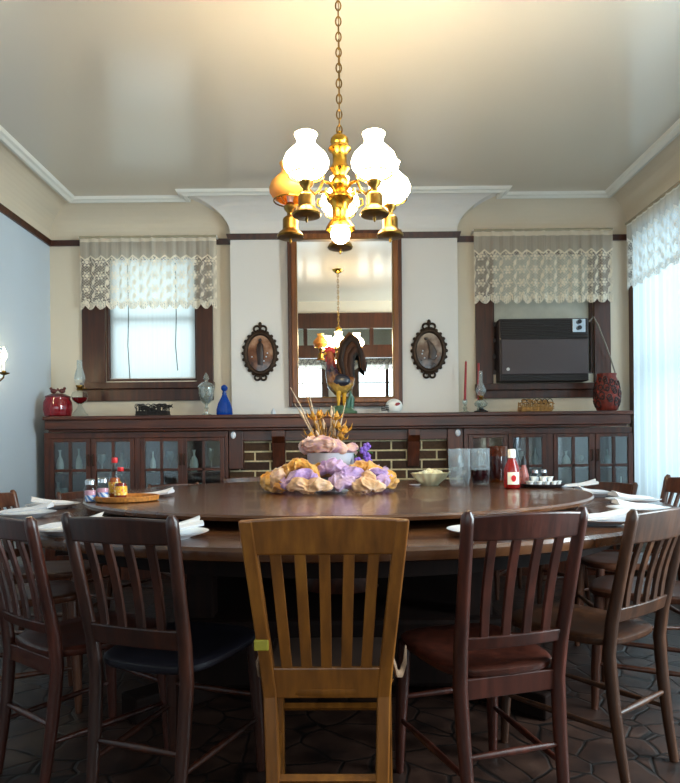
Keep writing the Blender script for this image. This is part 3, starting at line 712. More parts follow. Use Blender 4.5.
# helmet
hx = ox(394, 5.14)
r = empty('miniature_helmet', (hx, 5.14, zT), 0, 'miniature white football helmet with red bird emblem below the mirror corner', 'helmet')
b = B(); prof = []
for k in range(13):
    a = -pi*.28+(pi/2+pi*.28)*k/12; prof.append((.066*cos(a), .056+.06*sin(a)))
b.lathe(prof, seg=28, sx=1.05, sy=.85, cap0=False); b.build('shell', WHITEP, r, True)
b = B()
for z, e in ((.03, .098), (.045, .10), (.062, .096)): b.tube([(-.045, -.045, z), (-e*.8, -.035, z-.004), (-e, 0, z-.006), (-e*.8, .035, z-.004), (-.045, .045, z)], .003, 6)
b.tube([(-.098, -.008, .02), (-.098, -.008, .058)], .003, 6); b.build('face_guard', BLACKP, r, True)
b = B(); pts = [(-.012, .062), (.0, .079), (.018, .083), (.036, .076), (.03, .066), (.016, .058), (.0, .054)]
b.poly_y([(x+.012, z) for x, z in pts], -.057, -.048); em = b.build('bird_emblem', plain('emblem_red', '#8f1220', .4), r, bevel=.002)
b = B(); b.poly_y([(-.004, .060), (.006, .067), (.008, .058)], -.0585, -.05); b.build('beak', YEL, em)
# carved red pot
r = empty('carved_pot', (ox(607), YO, zT), 0, 'rounded dark red carved openwork pot at the mantel right end', 'pot')
b = B(); b.lathe([(.07, 0), (.09, .01), (.115, .07), (.12, .13), (.105, .2), (.082, .25), (.088, .27), (.08, .27), (.074, .25), (.09, .2)], seg=32); b.build('pot_wall', REDPOTD, r, True)
b = B(); rn = random.Random(2)
def pr(z):
    q = [(0, .075), (.01, .09), (.07, .115), (.13, .12), (.2, .105), (.25, .084), (.27, .088)]
    for (a, ra_), (c, rc) in zip(q, q[1:]):
        if a <= z <= c: return ra_+(rc-ra_)*(z-a)/(c-a)
    return .08
for i in range(64):
    a0 = i*2.4; zc = .04+.19*((i*.4142) % 1); rr = (.013, .02, .026, .017)[i % 4]
    b.tube([((pr(min(.26, max(0, zc+rr*sin(t))))+.001)*cos(a0+rr*cos(t)/.11), (pr(min(.26, max(0, zc+rr*sin(t))))+.001)*sin(a0+rr*cos(t)/.11), zc+rr*sin(t)) for t in [k*2*pi/10 for k in range(10)]], .006, 6, loop=True)
b.build('carved_relief', REDPOT, r, True); r.scale = (.87, .87, 1.13)

# rooster figurine
rx = ox(346, 5.16)
rs = empty('rooster_figurine', (rx, 5.16, zT), 0, 'painted ceramic rooster with big dark tail standing before the mirror', 'figurine')
b = B(); b.lathe([(.10, 0), (.105, .012), (.07, .035), (.05, .05)], seg=24, sx=1.1, sy=.6); b.build('base', plain('green_glaze', '#4f6b52', .3, nscale=30, var=.4), rs, True)
t = NT('rooster_plumage'); o = t.obj(); sp = t.n('SeparateXYZ'); t.l(o, sp.inputs[0]); n = t.noise(o, 40, 4)
g = t.math('ADD', sp.outputs[2], t.math('MULTIPLY', t.math('SUBTRACT', n, .5), .12))
FEA = t.done(t.bsdf(t.ramp(t.math('MULTIPLY', g, 2.0), [(.22, hexc('#d9b35a')), (.42, hexc('#8a4f24')), (.52, hexc('#161c30')), (.62, hexc('#7b1d14')), (.78, hexc('#c1622a'))]), .2, coat=.5))
b = B(); b.tube([(.09, 0, .22), (.07, 0, .20), (.03, 0, .185), (-.02, 0, .185), (-.055, 0, .215), (-.07, 0, .26), (-.075, 0, .31), (-.078, 0, .35), (-.085, 0, .372), (-.09, 0, .385)], [.01, .035, .055, .064, .06, .045, .032, .027, .025, .008], 16); b.build('body', FEA, rs, True)
b = B()
for k in range(4): b.ball((-.105+k*.017, 0, .392+.007*sin(k*1.3)), .012, 1, .45, 1.5, 10)
b.build('comb', REDP, rs, True)
b = B(); b.ball((-.105, 0, .335), .013, .8, .7, 1.6); b.build('wattle', REDP, rs, True)
b = B(); b.tube([(-.105, 0, .37), (-.132, 0, .362)], [.009, .001], 8); b.build('beak', YEL, rs, True)
for s in (-1, 1):
    b = B(); b.ball((0, s*.05, .20), .05, 1.3, .35, .75); b.build('wing', plain('wing_navy', '#151a2c', .3, coat=.3), rs, True)
cols_ = ['#120c08', '#3a1f10', '#0c0b0a', '#4a2811', '#10160f', '#241208', '#6b4220']
for k in range(7):
    a = .10+.016*k; yy = (-1)**k*.008*(k % 3)
    hgt = .17+.018*k; w = .02
    P = [(.06, yy*.3, .21), (.05-.004*k, yy*.5, .21+hgt*.45), (.055, yy, .21+hgt*.8), (.085+.004*k, yy, .21+hgt*.98), (.125+.006*k, yy, .21+hgt*.86), (.148+.006*k, yy, .21+hgt*.55), (.150+.006*k, yy, .21+hgt*.25)]
    b = B(); b.tube([(x-.01+.012*(3-k), y, z) for x, y, z in P], [.012, w, w, w, w*.9, w*.7, .004], 10, flat=.35, up=(0, 1, 0)); b.build('tail_feather', plain('tail_glaze', cols_[k], .5, 0, .2), rs, True)
for s in (-1, 1):
    b = B(); b.tube([(-.0+s*.02, s*.018, .14), (-.002+s*.02, s*.018, .05), (-.0+s*.02, s*.018, .035)], [.02, .008, .01], 8); b.build('leg', YEL, rs, True)
b = B(); b.tube([(.07, .02, .03), (.075, .02, .09), (.06, .01, .14)], [.018, .02, .006], 8); b.tube([(.045, -.02, .03), (.05, -.03, .08), (.07, -.03, .12)], [.015, .016, .004], 8); b.build('leaf_support', plain('leaf_green', '#3f6b57', .3), rs, True)

rs.scale = (1.12, 1.1, 1.32); rs.location.x -= .035
# ------------------------------------------------------------------ table and lazy susan
TC = (0.0, 3.26); RT, RS = 1.55, 1.21; ZT, ZS = .768, .821
tb = empty('dining_table', (TC[0], TC[1], 0), 0, 'very large round dark wood dining table ringed by chairs', 'table')
b = B(); b.lathe([(RT-.02, ZT-.042), (RT-.004, ZT-.036), (RT, ZT-.022), (RT, ZT-.01), (RT-.008, ZT), (.05, ZT), (.001, ZT)], seg=160); b.build('table_top', TABW, tb, True, auto=30)
b = B(); n = 120
b.rings([[(r*cos(2*pi*i/n), r*sin(2*pi*i/n), z) for i in range(n)] for r, z in ((1.30, ZT-.042), (1.30, ZT-.13), (1.27, ZT-.13), (1.27, ZT-.042))], True, False, False, loop=True); b.build('apron', DARKB, tb, True, auto=30)
for sx in (-1, 1):
    for sy in (-1, 1):
        b = B(); b.box(sx*.58-.055, sx*.58+.055, sy*.55-.055, sy*.55+.055, .30, ZT-.042); b.build('leg', DARKB, tb, bevel=.008)
b = B(); b.box(-.68, .68, -.66, .66, .06, .34); b.build('plinth', DARKB, tb, bevel=.02)
for k in range(4):
    a = pi/4+k*pi/2; Mx = Matrix.Rotation(a, 4, 'Z')
    b = B(); b.box(.6, 1.15, -.06, .06, 0.001, .1, Mx); b.build('foot', DARKB, tb, bevel=.01)
b = B(); b.lathe([(.2, .34), (.16, .4), (.14, .6), (.2, ZT-.042)], seg=32); b.build('centre_column', MAH, tb, True)
ls = empty('lazy_susan', (TC[0], TC[1], ZT), 0, 'wide round revolving wood tray raised on the table centre', 'lazy susan')
hS = ZS-ZT
b = B(); b.lathe([(RS-.03, hS-.026), (RS-.004, hS-.02), (RS, hS-.008), (RS-.006, hS), (.05, hS), (.001, hS)], seg=160); b.build('turning_top', TABW, ls, True, auto=30)
b = B(); b.lathe([(.35, .0005), (.35, hS-.026)], seg=48); b.build('bearing', MAH, ls, True)

# ------------------------------------------------------------------ chairs
SEAT_Z = .44
def lean_y(z, top): return -.20-.09*max(0, (z-SEAT_Z))/(top-SEAT_Z)
def rail(b, w0f, z0, z1, top, th=.02, bow=.0, crown=0.0, n=14, sag=0):
    rr = []
    for i in range(n+1):
        s = -1+2*i/n; zb = z0+sag*(1-s*s); zt = z1+crown*(1-s*s)
        wb, wt = w0f(z0), w0f(z1); yb, yt = lean_y(zb, top)-bow*(1-s*s), lean_y(zt, top)-bow*(1-s*s)
        rr.append([(s*wb, yb-th/2, zb), (s*wb, yb+th/2, zb), (s*wt, yt+th/2, zt), (s*wt, yt-th/2, zt)])
    b.rings(rr)
def make_chair(mat, top, wt, ws, wf, nsl, style, low, crest, seatmat=None, round_=True):
    """wt/ws/wf: half widths of the back at crest, seat, floor; low: (z0,z1) lower rail; crest: height of crest rail"""
    r = empty('dining_chair')
    def wf_(z): return ws+(wt-ws)*(z-SEAT_Z)/(top-SEAT_Z) if z > SEAT_Z else wf+(ws-wf)*z/SEAT_Z
    for s in (-1, 1):
        b = B()
        if round_:
            zs = [.001, .12, .26, .40, .50, .62, .74, top-.03, top-.01, top+.004]
            rad = [.014, .0165, .019, .020, .0195, .018, .017, .0175, .017, .008]
            b.tube([(s*wf_(z), lean_y(z, top)-(.05*(1-z/SEAT_Z)**1.5 if z < SEAT_Z else 0), z) for z in zs], rad, 12)
        else:
            rr = []
            for z in (.001, .2, .42, .5, .65, .78, top-.004):
                x, y = s*wf_(z), lean_y(z, top)-(.045*(1-z/SEAT_Z)**1.5 if z < SEAT_Z else 0); h = .0165
                rr.append([(x-h, y-.015, z), (x+h, y-.015, z), (x+h, y+.015, z), (x-h, y+.015, z)])
            b.rings(rr)
        b.build('back_post', mat, r, round_, bevel=0 if round_ else .004)
    wc = lambda z: wf_(z)-(.004 if round_ else -.0165)
    b = B(); rail(b, wc, top-crest, top-.008 if round_ else top-.004, top, .02 if round_ else .026, .022 if round_ else .0, .006 if round_ else .008); b.build('crest_rail', mat, r, bevel=.005)
    b = B(); rail(b, wf_, low[0], low[1], top, .018, .012 if round_ else 0); b.build('lower_rail', mat, r, bevel=.004)
    z0, z1 = low[1]-.005, top-crest+.006; bow = .02 if round_ else 0
    for k in range(nsl):
        u = -1+2*(k+1)/(nsl+1); rr = []
        hw = .012 if style != 'oak' else .0135
        for j in range(5):
            z = z0+(z1-z0)*j/4; x = u*wf_(z); y = lean_y(z, top)-bow*(1-u*u)*(.6+.4*j/4)+(.008*sin(pi*j/4) if round_ else 0)
            rr.append([(x-hw, y-.006, z), (x+hw, y-.006, z), (x+hw, y+.006, z), (x-hw, y+.006, z)])
        b = B(); b.rings(rr); b.build('slat', mat, r, bevel=.002)
    # seat: shaped outline, slightly dished
    n = 40; rr = []
    sw, sd = .192, .215
    def outline(k, dz):
        pts = []
        for i in range(n):
            a = 2*pi*i/n; c, s_ = cos(a), sin(a)
            e = .55; x = sw*k*(abs(c)**e)*(1 if c > 0 else -1); y = sd*k*(abs(s_)**e)*(1 if s_ > 0 else -1)
            x *= 1-.10*(1-(y/sd+1)/2)
            pts.append((x, y, dz))
        return pts
    b = B(); b.rings([outline(.97, SEAT_Z-.022), outline(1.0, SEAT_Z-.014), outline(1.0, SEAT_Z-.002), outline(.95, SEAT_Z+.004), outline(.7, SEAT_Z-.002), outline(.02, SEAT_Z-.004)])
    b.build('seat', seatmat or mat, r, True, auto=50)
    for s in (-1, 1):
        b = B()
        if round_: b.tube([(s*.155, .165, SEAT_Z-.02), (s*.159, .17, .3), (s*.165, .18, .15), (s*.168, .185, .001)], [.02, .021, .018, .013], 12)
        else: b.box(s*.165-.018, s*.165+.018, .15, .186, .001, SEAT_Z-.02)
        b.build('front_leg', mat, r, round_, bevel=0 if round_ else .004)
    def st(p, q, rr_=.0095):
        b = B()
        if round_: b.tube([p, ((p[0]+q[0])/2, (p[1]+q[1])/2, (p[2]+q[2])/2), q], [rr_*.75, rr_*1.15, rr_*.75], 10)
        else: b.tube([p, q], rr_*1.25, 4)
        b.build('stretcher', mat, r, round_)
    yb = lambda z: lean_y(z, top)-.05*(1-z/SEAT_Z)**1.5
    for s in (-1, 1):
        st((s*wf_(.17), yb(.17), .17), (s*.165, .175, .17)); 
    st((-.162, .177, .24), (.162, .177, .24)); st((-wf_(.22), yb(.22), .22), (wf_(.22), yb(.22), .22))
    if style == 'seatrail':
        b = B(); rail(b, wf_, SEAT_Z-.075, SEAT_Z-.02, top, .018, 0); b.build('seat_rail', mat, r, bevel=.003)
    return r
def seatrot(r, bx, by, ang=None, face=TC, zs=1.0, label=None, group=None, back=.27):
    """put the chair so the top of its back is over (bx,by), facing the table centre"""
    a = atan2(face[1]-by, face[0]-bx)-pi/2 if ang is None else ang
    r.rotation_euler = (0, 0, a); r.location = (bx-sin(a)*back, by+cos(a)*back, 0); r.scale = (1, 1, zs)
    tag(r, label, 'chair', group); return r
G = 'wooden dining chairs around the big round table'
oak = make_chair(OAK, .872, .185, .142, .128, 5, 'oak', (.415, .495), .088, OAK, False)
seatrot(oak, -.035, 1.53, radians(-1), label='golden oak slat-back chair with yellow tape, front and centre', group=G)
# yellow tape on the left post, torn pale pad edge
o = B(); o.box(-.1755, -.1395, -.246, -.208, .545, .572); tp = o.build('yellow_tape_wrap', YTAPE, oak, bevel=.003)
for s in (-1, 1):
    P = [(s*.165, -.17, .475), (s*.178, -.14, .50), (s*.19, -.10, .468), (s*.198, -.05, .452), (s*.19, .02, .448)]
    if s > 0: P = [(.16, -.215, .53), (.168, -.21, .50), (.175, -.19, .47), (.19, -.14, .452), (.205, -.08, .462), (.212, -.03, .49)]
    else: P = [(-.158, -.225, .55), (-.17, -.22, .51), (-.168, -.2, .475), (-.18, -.14, .46)]
    o = B(); o.tube(P, [.005]+[.010]*(len(P)-2)+[.004], 8, flat=.5); o.build('torn_pad_edge', VINYL, oak, True)
o = B(); o.rings([[(sx*.175*k, sy*.165*k+.005, z) for sx, sy in ((-1,-1),(1,-1),(1,1),(-1,1))] for k, z in ((1, SEAT_Z+.004), (1.0, SEAT_Z+.014), (.9, SEAT_Z+.02))]); o.build('seat_pad', plain('worn_brown_pad', '#2e1c12', .6), oak, bevel=.006)

dk = make_chair(CHW2, .862, .168, .150, .140, 4, 'seatrail', (.50, .535), .072)
dk_zs = 1.012; seatrot(dk, .477, 1.66, zs=1.012, label='dark reddish slat-back chair directly right of the golden oak chair', group=G)
dl = make_chair(CHW, .845, .168, .150, .140, 4, 'dark', (.49, .545), .072, SEATP)
seatrot(dl, -.575, 1.70, label='very dark slat-back chair directly left of the golden oak chair', group=G, zs=1.025)
br = make_chair(CHW3, .845, .172, .160, .150, 5, 'brown', (.50, .545), .10)
seatrot(br, .985, 1.99, label='brown bow-legged slat-back chair at the lower right, third from the left of the front row', group=G)
br['label'] = 'brown slat-back chair at the right edge of the front row'
lm = dup(dk); lm_ = seatrot(lm, -1.01, 1.96, zs=.98, label='dark slat-back chair at the left edge of the front row', group=G)
fr_ = make_chair(FAR, .80, .19, .165, .15, 5, 'far', (.48, .52), .075)
seatrot(fr_, -1.70, 3.2, label='chair back at the left photo edge behind the stacked plates', group=G, zs=1.04)
spots = [(1.67, 3.12, 1.10, 'chair back at the right photo edge before the sheer curtain'),
         (-1.62, 4.10, .98, 'worn chair across the table beneath the left wall corner'),
         (-1.22, 4.78, .985, 'worn chair facing the left cabinet second door from the right'),
         (-.69, 4.93, 1.035, 'worn chair across the table left of the scarf centrepiece'),
         (-.05, 4.99, .99, 'chair across the table hidden behind the scarf centrepiece'),
         (.62, 4.95, .99, 'chair across the table behind the clear pitcher'),
         (1.22, 4.80, .99, 'chair across the table behind the ketchup bottle'),
         (1.77, 4.20, 1.0, 'worn chair across the table below the right cabinet'),
         (1.48, 2.45, 1.06, 'chair on the right just out of frame, its seat under the table'),
         (-1.52, 2.48, 1.06, 'chair on the left just out of frame, its seat under the table')]
for x, y, zs, lb in spots: seatrot(dup(fr_), x, y, zs=zs, label=lb, group=G)

# ------------------------------------------------------------------ place settings
def mk_plate():
    b = B(); b.lathe([(.065, 0), (.068, .004), (.118, .018), (.122, .021), (.116, .021), (.07, .008), (.001, .007)], seg=40); return b.build('dinner_plate', PORC, None, True)
def mk_napkin(mat=NAP):
    rr = []; n = 18
    for i in range(n+1):
        t = i/n; w = .022+.034*t**.8; h = .005+.02*t; x = -.105+.21*t; z = .014*t*t
        rr.append([(x, -w, z), (x, w, z), (x+.003, w*1.02, z+h*.25), (x, w*.55, z+h*.72), (x+.01*t, w*.1, z+h+.003*sin(7*t)), (x+.006*t, -w*.2, z+h*.88), (x, -w*.35, z+h*.55), (x+.004, -w*.7, z+h*.62), (x, -w*1.02, z+h*.3)])
    b = B(); b.rings(rr); return b.build('folded_napkin', mat, None, True, auto=35)
plate0, nap0 = mk_plate(), mk_napkin(); first = [True, True]
def plate(x, y, lb, s=1.0):
    p = plate0 if first[0] else plate0.copy()
    if not first[0]: COL.objects.link(p)
    first[0] = False; p.location = (x, y, ZT+.0006); p.scale = (s, s, s); tag(p, lb, 'plate', 'place-setting plates around the table'); return p
def napkin(x, y, z, rz, lb, tilt=0, s=1.0):
    p = nap0 if first[1] else nap0.copy()
    if not first[1]: COL.objects.link(p)
    first[1] = False; p.location = (x, y, z); p.rotation_euler = (0, tilt, rz); p.scale = (s, s, s*1.1); tag(p, lb, 'napkin', 'folded white napkins on the plates'); return p
zp = ZT+.0225
S_ = [(-1.29, 2.63, 10, 1.0, 'at the left photo edge', .95),
      (-1.36, 3.05, 200, 1.0, 'far left, behind the plate at the left edge', .85),
      (-.885, 2.10, 25, 1.0, 'between the two left chairs of the front row', .95),
      (-.52, 1.95, 35, 1.0, 'just left of the golden oak chair', .9),
      (.45, 1.94, 20, 1.0, 'behind the chair right of the oak chair', .7),
      (.905, 2.20, 5, 1.0, 'between the two right chairs of the front row', .85),
      (1.20, 2.56, 175, 1.0, 'nearest the camera at the right photo edge', .85),
      (1.37, 2.98, 185, 1.0, 'second back along the right side of the table', .9),
      (1.36, 3.42, 190, 1.0, 'third back along the right side of the table', .8),
      (1.20, 3.95, 170, 1.0, 'farthest along the right side near the cabinet', .75)]
for x, y, rz, s, w, ns in S_:
    plate(x, y, 'white dinner plate on the table ' + w)
    napkin(x, y, zp, radians(rz), 'folded white napkin on the plate ' + w, s=ns)

# ------------------------------------------------------------------ things on the lazy susan
Z0 = ZS+.0008
def sx_(px, Y): return ax(px, 480, Y)
# wicker tray with shakers and sauce bottles
tx, ty = sx_(125, 2.72), 2.75
b = B(); b.lathe([(.118, 0), (.128, .004), (.132, .022), (.126, .024), (.120, .010), (.001, .008)], seg=48, flute=.008, nfl=24); tag(b.build('wicker_tray', WICK, None, True, loc=(tx, ty, Z0)), 'round orange wicker tray on the left of the lazy susan', 'tray')
def shaker(x, y, z, lb, h=.085, cmat=None, grp=None, s=1.0):
    r = empty('glass_shaker', (x, y, z), 0, lb, 'shaker', grp); r.scale = (s, s, 1)
    b = B(); b.lathe([(.018, 0), (.022, .004), (.022, h*.55), (.017, h*.72), (.015, h*.78)], seg=20); b.build('jar', G_CLEAR, r, True)
    b = B(); b.lathe([(.0175, .004), (.0185, h*.5), (.010, h*.52)], seg=16); b.build('contents', cmat or PORC, r, True)
    b = B(); b.lathe([(.0175, h*.76), (.0175, h*.93), (.010, h), (.001, h)], seg=20); b.build('metal_lid', CHROME, r, True)
def packs(name, c1, c2, c3):
    t = NT(name); o = t.obj(); w = t.n('TexWave'); t.l(t.mapping(o, (1, 1, 1), (0, 0, 0), (0, radians(35), 0)), w.inputs[0]); w.inputs['Scale'].default_value = 22; w.inputs['Distortion'].default_value = 3
    sp = t.n('SeparateXYZ'); t.l(o, sp.inputs[0]); m = t.n('Mix', _data_type='RGBA'); t.l(t.math('GREATER_THAN', sp.outputs[2], .03), m.inputs[0])
    t.l(t.ramp(w.outputs['Fac'], [(.4, hexc(c1)), (.6, hexc(c2))]), m.inputs[6]); m.inputs[7].default_value = hexc(c3)
    return t.done(t.bsdf(m.outputs[2], .5))
PK = packs('sweetener_packets', '#4f7ec2', '#e4e6f2', '#d79aae')
shaker(tx-.140, ty-.05, Z0, 'left of two metal-lidded jars of pink and blue packets beside wicker tray', .098, PK, s=1.22)
shaker(tx-.092, ty-.035, Z0+.011, 'right of two metal-lidded jars of pink and blue packets on wicker tray', .092, PK, s=1.22)
def sauce(x, y, z, h, lb, liq='#b5531a'):
    r = empty('sauce_bottle', (x, y, z), 0, lb, 'sauce bottle')
    b = B(); b.lathe([(.022, 0), (.026, .004), (.026, h*.42), (.022, h*.52), (.011, h*.75), (.010, h*.88)], seg=20); b.build('bottle', G_CLEAR, r, True)
    b = B(); b.lathe([(.023, .004), (.0238, h*.42), (.019, h*.5)], seg=20); b.build('sauce', plain('pepper_sauce', liq, .2), r, True)
    t = NT('sauce_label'); o = t.obj(); f = t.noise(o, 75, 1)
    lm_ = t.done(t.bsdf(t.ramp(f, [(.46, hexc('#e2b021')), (.52, hexc('#c9301b')), (.6, hexc('#f0dc86'))]), .4))
    b = B(); b.lathe([(.0268, h*.12), (.0268, h*.40)], seg=24, cap0=False, cap1=False); b.build('label_band', lm_, r, True)
    b = B(); b.lathe([(.0125, h*.87), (.0135, h*.885), (.013, h*.985), (.010, h), (.001, h)], seg=18); b.build('cap', REDP, r, True)
sauce(tx-.066, ty+.035, Z0+.011, .175, 'taller red-capped sauce bottle with yellow label on wicker tray')
sauce(tx-.022, ty-.02, Z0+.011, .135, 'shorter red-capped sauce bottle with yellow label on wicker tray', '#7d1f14')
nk = napkin(tx+.02, ty+.24, Z0, 0, 'folded white napkin lying behind the wicker tray'); nk['group'] = 'loose white napkins'

# centrepiece: bowl, scarves, dried arrangement
CX, CY = sx_(331, 3.25), 3.27
r = empty('tin_bowl', (CX, CY, Z0), 0, 'pale tin bowl at the heart of the scarf centrepiece', 'bowl')
b = B(); b.lathe([(.09, 0), (.07, .02), (.085, .06), (.112, .10), (.122, .188), (.128, .194), (.118, .194), (.10, .10)], seg=36); b.build('bowl_wall', TINW, r, True)
b = B(); b.lathe([(.112, .17), (.001, .176)], seg=24); b.build('filler_foam', STEM, r, True)
def puff(b, pts, rad, seed, seg=96, n=72, zmin=.004):
    """soft gathered fabric roll along a path, with fine lengthwise folds and a few pinches"""
    rn = random.Random(seed); P = [Vector(p) for p in pts]
    def ev(t):
        f = t*(len(P)-1); i = min(int(f), len(P)-2); u = f-i
        p0, p1, p2, p3 = P[max(i-1, 0)], P[i], P[i+1], P[min(i+2, len(P)-1)]
        return .5*((2*p1)+(p2-p0)*u+(2*p0-5*p1+4*p2-p3)*u*u+(3*p1-p0-3*p2+p3)*u*u*u)
    ph = [rn.uniform(0, 6.28) for _ in range(8)]; rr = []
    for i in range(n+1):
        t = i/n; c = ev(t); tg = (ev(min(1, t+.01))-ev(max(0, t-.01))).normalized()
        a = (Vector((0, 0, 1))-tg*tg.z).normalized(); bb_ = tg.cross(a)
        env = (.18+.82*sin(pi*t)**.45)*rad*(1+.07*sin(t*9+ph[0]))
        ring = []
        for k in range(seg):
            q = 2*pi*k/seg; d = a*sin(q)*.9+bb_*cos(q); p = c+d*env; sd = Vector((seed*3.1, seed*1.7, 0))
            big = noise.noise(p*8+sd); wp = Vector((noise.noise(p*13+sd), noise.noise(p*13-sd), noise.noise(p*13+sd*2)))*.05
            fold = (1-abs(noise.noise((p+wp)*17+sd))*2.4); fold = fold*fold*(1 if fold > 0 else -1)
            fine = 1-abs(noise.noise((p+wp)*44+sd*2))*2
            v = c+d*env*(.82+.25*big+.34*fold+.10*fine)
            v.z = max(v.z, zmin); ring.append(v)
        rr.append(ring)
    b.rings(rr)
def scarf(name, mat, rolls, lb, loc):
    r = empty(name, loc, 0, lb, 'scarf')
    for pts, rad, seed in rolls:
        b = B(); puff(b, pts, rad, seed); b.build('fabric_fold', mat, r, True, auto=80)
L0 = (CX, CY, Z0)
scarf('gold_scarf', GOLD, [([(-.30, .02, .04), (-.30, -.08, .06), (-.26, -.16, .05), (-.21, -.23, .03)], .05, 1),
      ([(-.26, -.17, .03), (-.235, -.16, .09), (-.19, -.17, .135), (-.13, -.19, .14), (-.08, -.20, .10), (-.07, -.21, .04)], .033, 2),
      ([(.08, -.14, .08), (.14, -.13, .115), (.21, -.12, .10), (.26, -.13, .06)], .042, 3),
      ([(.25, -.19, .03), (.28, -.15, .07), (.30, -.08, .05), (.32, -.02, .03)], .038, 21),
      ([(-.12, -.07, .05), (-.06, -.12, .10), (.02, -.13, .10), (.09, -.12, .05)], .045, 31)], 'gold organza scarf heaped around the tin bowl', L0)
scarf('peach_scarf', PEACH, [([(-.20, -.25, .03), (-.15, -.28, .05), (-.10, -.275, .035), (-.05, -.285, .05), (.01, -.27, .03)], .038, 4),
      ([(.10, -.27, .03), (.15, -.265, .045), (.20, -.25, .04), (.26, -.21, .03)], .036, 5),
      ([(.15, -.20, .05), (.17, -.23, .08), (.21, -.25, .05)], .03, 32), ([(-.27, -.20, .03), (-.25, -.19, .09), (-.24, -.14, .12)], .03, 33),
      ([(-.2, .2, .05), (-.05, .27, .07), (.1, .27, .06), (.22, .2, .05)], .07, 15)], 'peach organza scarf lying along the centrepiece front', L0)
scarf('lilac_scarf', LILAC, [([(-.20, -.21, .04), (-.16, -.225, .08), (-.11, -.225, .085), (-.07, -.23, .05)], .040, 6),
      ([(-.06, -.17, .10), (-.01, -.18, .125), (.04, -.195, .12), (.09, -.19, .10)], .042, 7),
      ([(-.01, -.23, .05), (.04, -.235, .075), (.09, -.22, .085), (.14, -.20, .08), (.18, -.18, .05)], .040, 34), ([(.03, -.27, .02), (.06, -.255, .05), (.10, -.25, .05), (.12, -.26, .02)], .034, 35),
      ([(.18, -.15, .08), (.22, -.16, .10), (.27, -.15, .07), (.29, -.13, .04)], .034, 8),
      ([(.22, -.21, .05), (.25, -.19, .06), (.28, -.19, .04)], .032, 36),
      ([(-.29, -.10, .06), (-.265, -.15, .08), (-.235, -.20, .06), (-.21, -.24, .03)], .026, 22),
      ([(.29, .02, .05), (.26, .12, .06), (.17, .2, .06)], .06, 16), ([(-.3, .05, .05), (-.25, .14, .06), (-.15, .2, .06)], .06, 17)], 'lilac organza scarf bunched around the tin bowl', L0)
scarf('upper_scarf', scarfmat('mauve_peach_organza', '#b5839c', '#d8a78c', '#ecd0d2'), [([(-.10, .03, .20), (-.125, -.03, .225), (-.10, -.09, .24), (-.03, -.105, .235), (.04, -.10, .22), (.08, -.09, .205)], .043, 9),
      ([(.05, -.09, .205), (.10, -.05, .215), (.10, .04, .21), (.0, .09, .21), (-.08, .06, .21)], .032, 10)], 'mauve and peach scarf crowning the tin bowl rim', L0)
# dried arrangement
da = empty('dried_arrangement', (CX-.01, CY, Z0+.172), 0, 'spray of dried stems and golden leaves rising from the tin bowl', 'dried flowers')
rn = random.Random(11)
for i in range(34):
    a = rn.uniform(0, 2*pi); h = rn.uniform(.12, .28); sp_ = rn.uniform(.03, .10) if i > 5 else rn.uniform(.12, .2); a = a if i > 5 else pi+rn.uniform(-.5, .5)
    if i in (0, 1, 2): h = .36+.03*i
    x1, y1 = cos(a)*sp_, sin(a)*sp_*.7; x0, y0 = cos(a)*.03, sin(a)*.03
    P = [(x0, y0, 0), (x0+(x1-x0)*.35, y0+(y1-y0)*.35, h*.4), (x0+(x1-x0)*.7, y0+(y1-y0)*.7, h*.75), (x1, y1, h)]
    b = B(); b.tube(P, [.0045, .004, .003, .0015], 6); st_ = b.build('dried_stem', STEM if i % 2 else STEMP, da, True)
    if i > 2 and i % 3 == 0:
        b = B(); b.tube([P[2], tuple((Vector(P[2])+Vector(P[3]))/2), P[3]], [.003, .009, .002], 8); b.build('seed_head', STEMP, st_, True)
for i in range(12):
    a = rn.uniform(0, 2*pi) if i > 4 else pi+rn.uniform(-.7, .6); d = rn.uniform(.05, .11); z = rn.uniform(.06, .20); c = Vector((cos(a)*d, sin(a)*d*.7, z))
    b = B()
    for k in range(4):
        q = k*pi/2+rn.uniform(-.3, .3); tip = c+Vector((cos(q)*.04, sin(q)*.03, rn.uniform(.02, .06))); mid = (c+tip)/2+Vector((cos(q)*.01, sin(q)*.01, -.004))
        b.tube([c, mid, tip], [.003, .015, .001], 8, flat=.3)
    b.tube([(cos(a)*.03, sin(a)*.03, 0), tuple(c*.6), tuple(c)], .0022, 6)
    b.build('golden_leaf', LEAFG, da, True)
# purple flower sprig
pf_s = 1.35
pf = empty('purple_flower_sprig', (CX+.145, CY-.03, Z0+.15), 0, 'small purple artificial flowers at the right of the tin bowl', 'flowers')
b = B()
b.tube([(-.03, 0, .04), (.0, 0, .0), (.04, -.01, -.03)], .003, 6)
b.tube([(-.03, 0, .04), (.02, 0, .04), (.05, -.01, .03)], .003, 6); b.build('sprig_stem', plain('green_stem', '#3c5a30'), pf, True)
for i in range(11):
    c = (rn.uniform(-.02, .055), rn.uniform(-.03, .02), rn.uniform(-.05, .06)); b = B()
    for k in range(5):
        q = k*2*pi/5; b.ball((c[0]+.0085*cos(q), c[1]-.002, c[2]+.0085*sin(q)), .0075, 1, .4, 1, 8)
    b.build('blossom', LILFL, pf, True)

pf.scale = (pf_s, pf_s, pf_s)
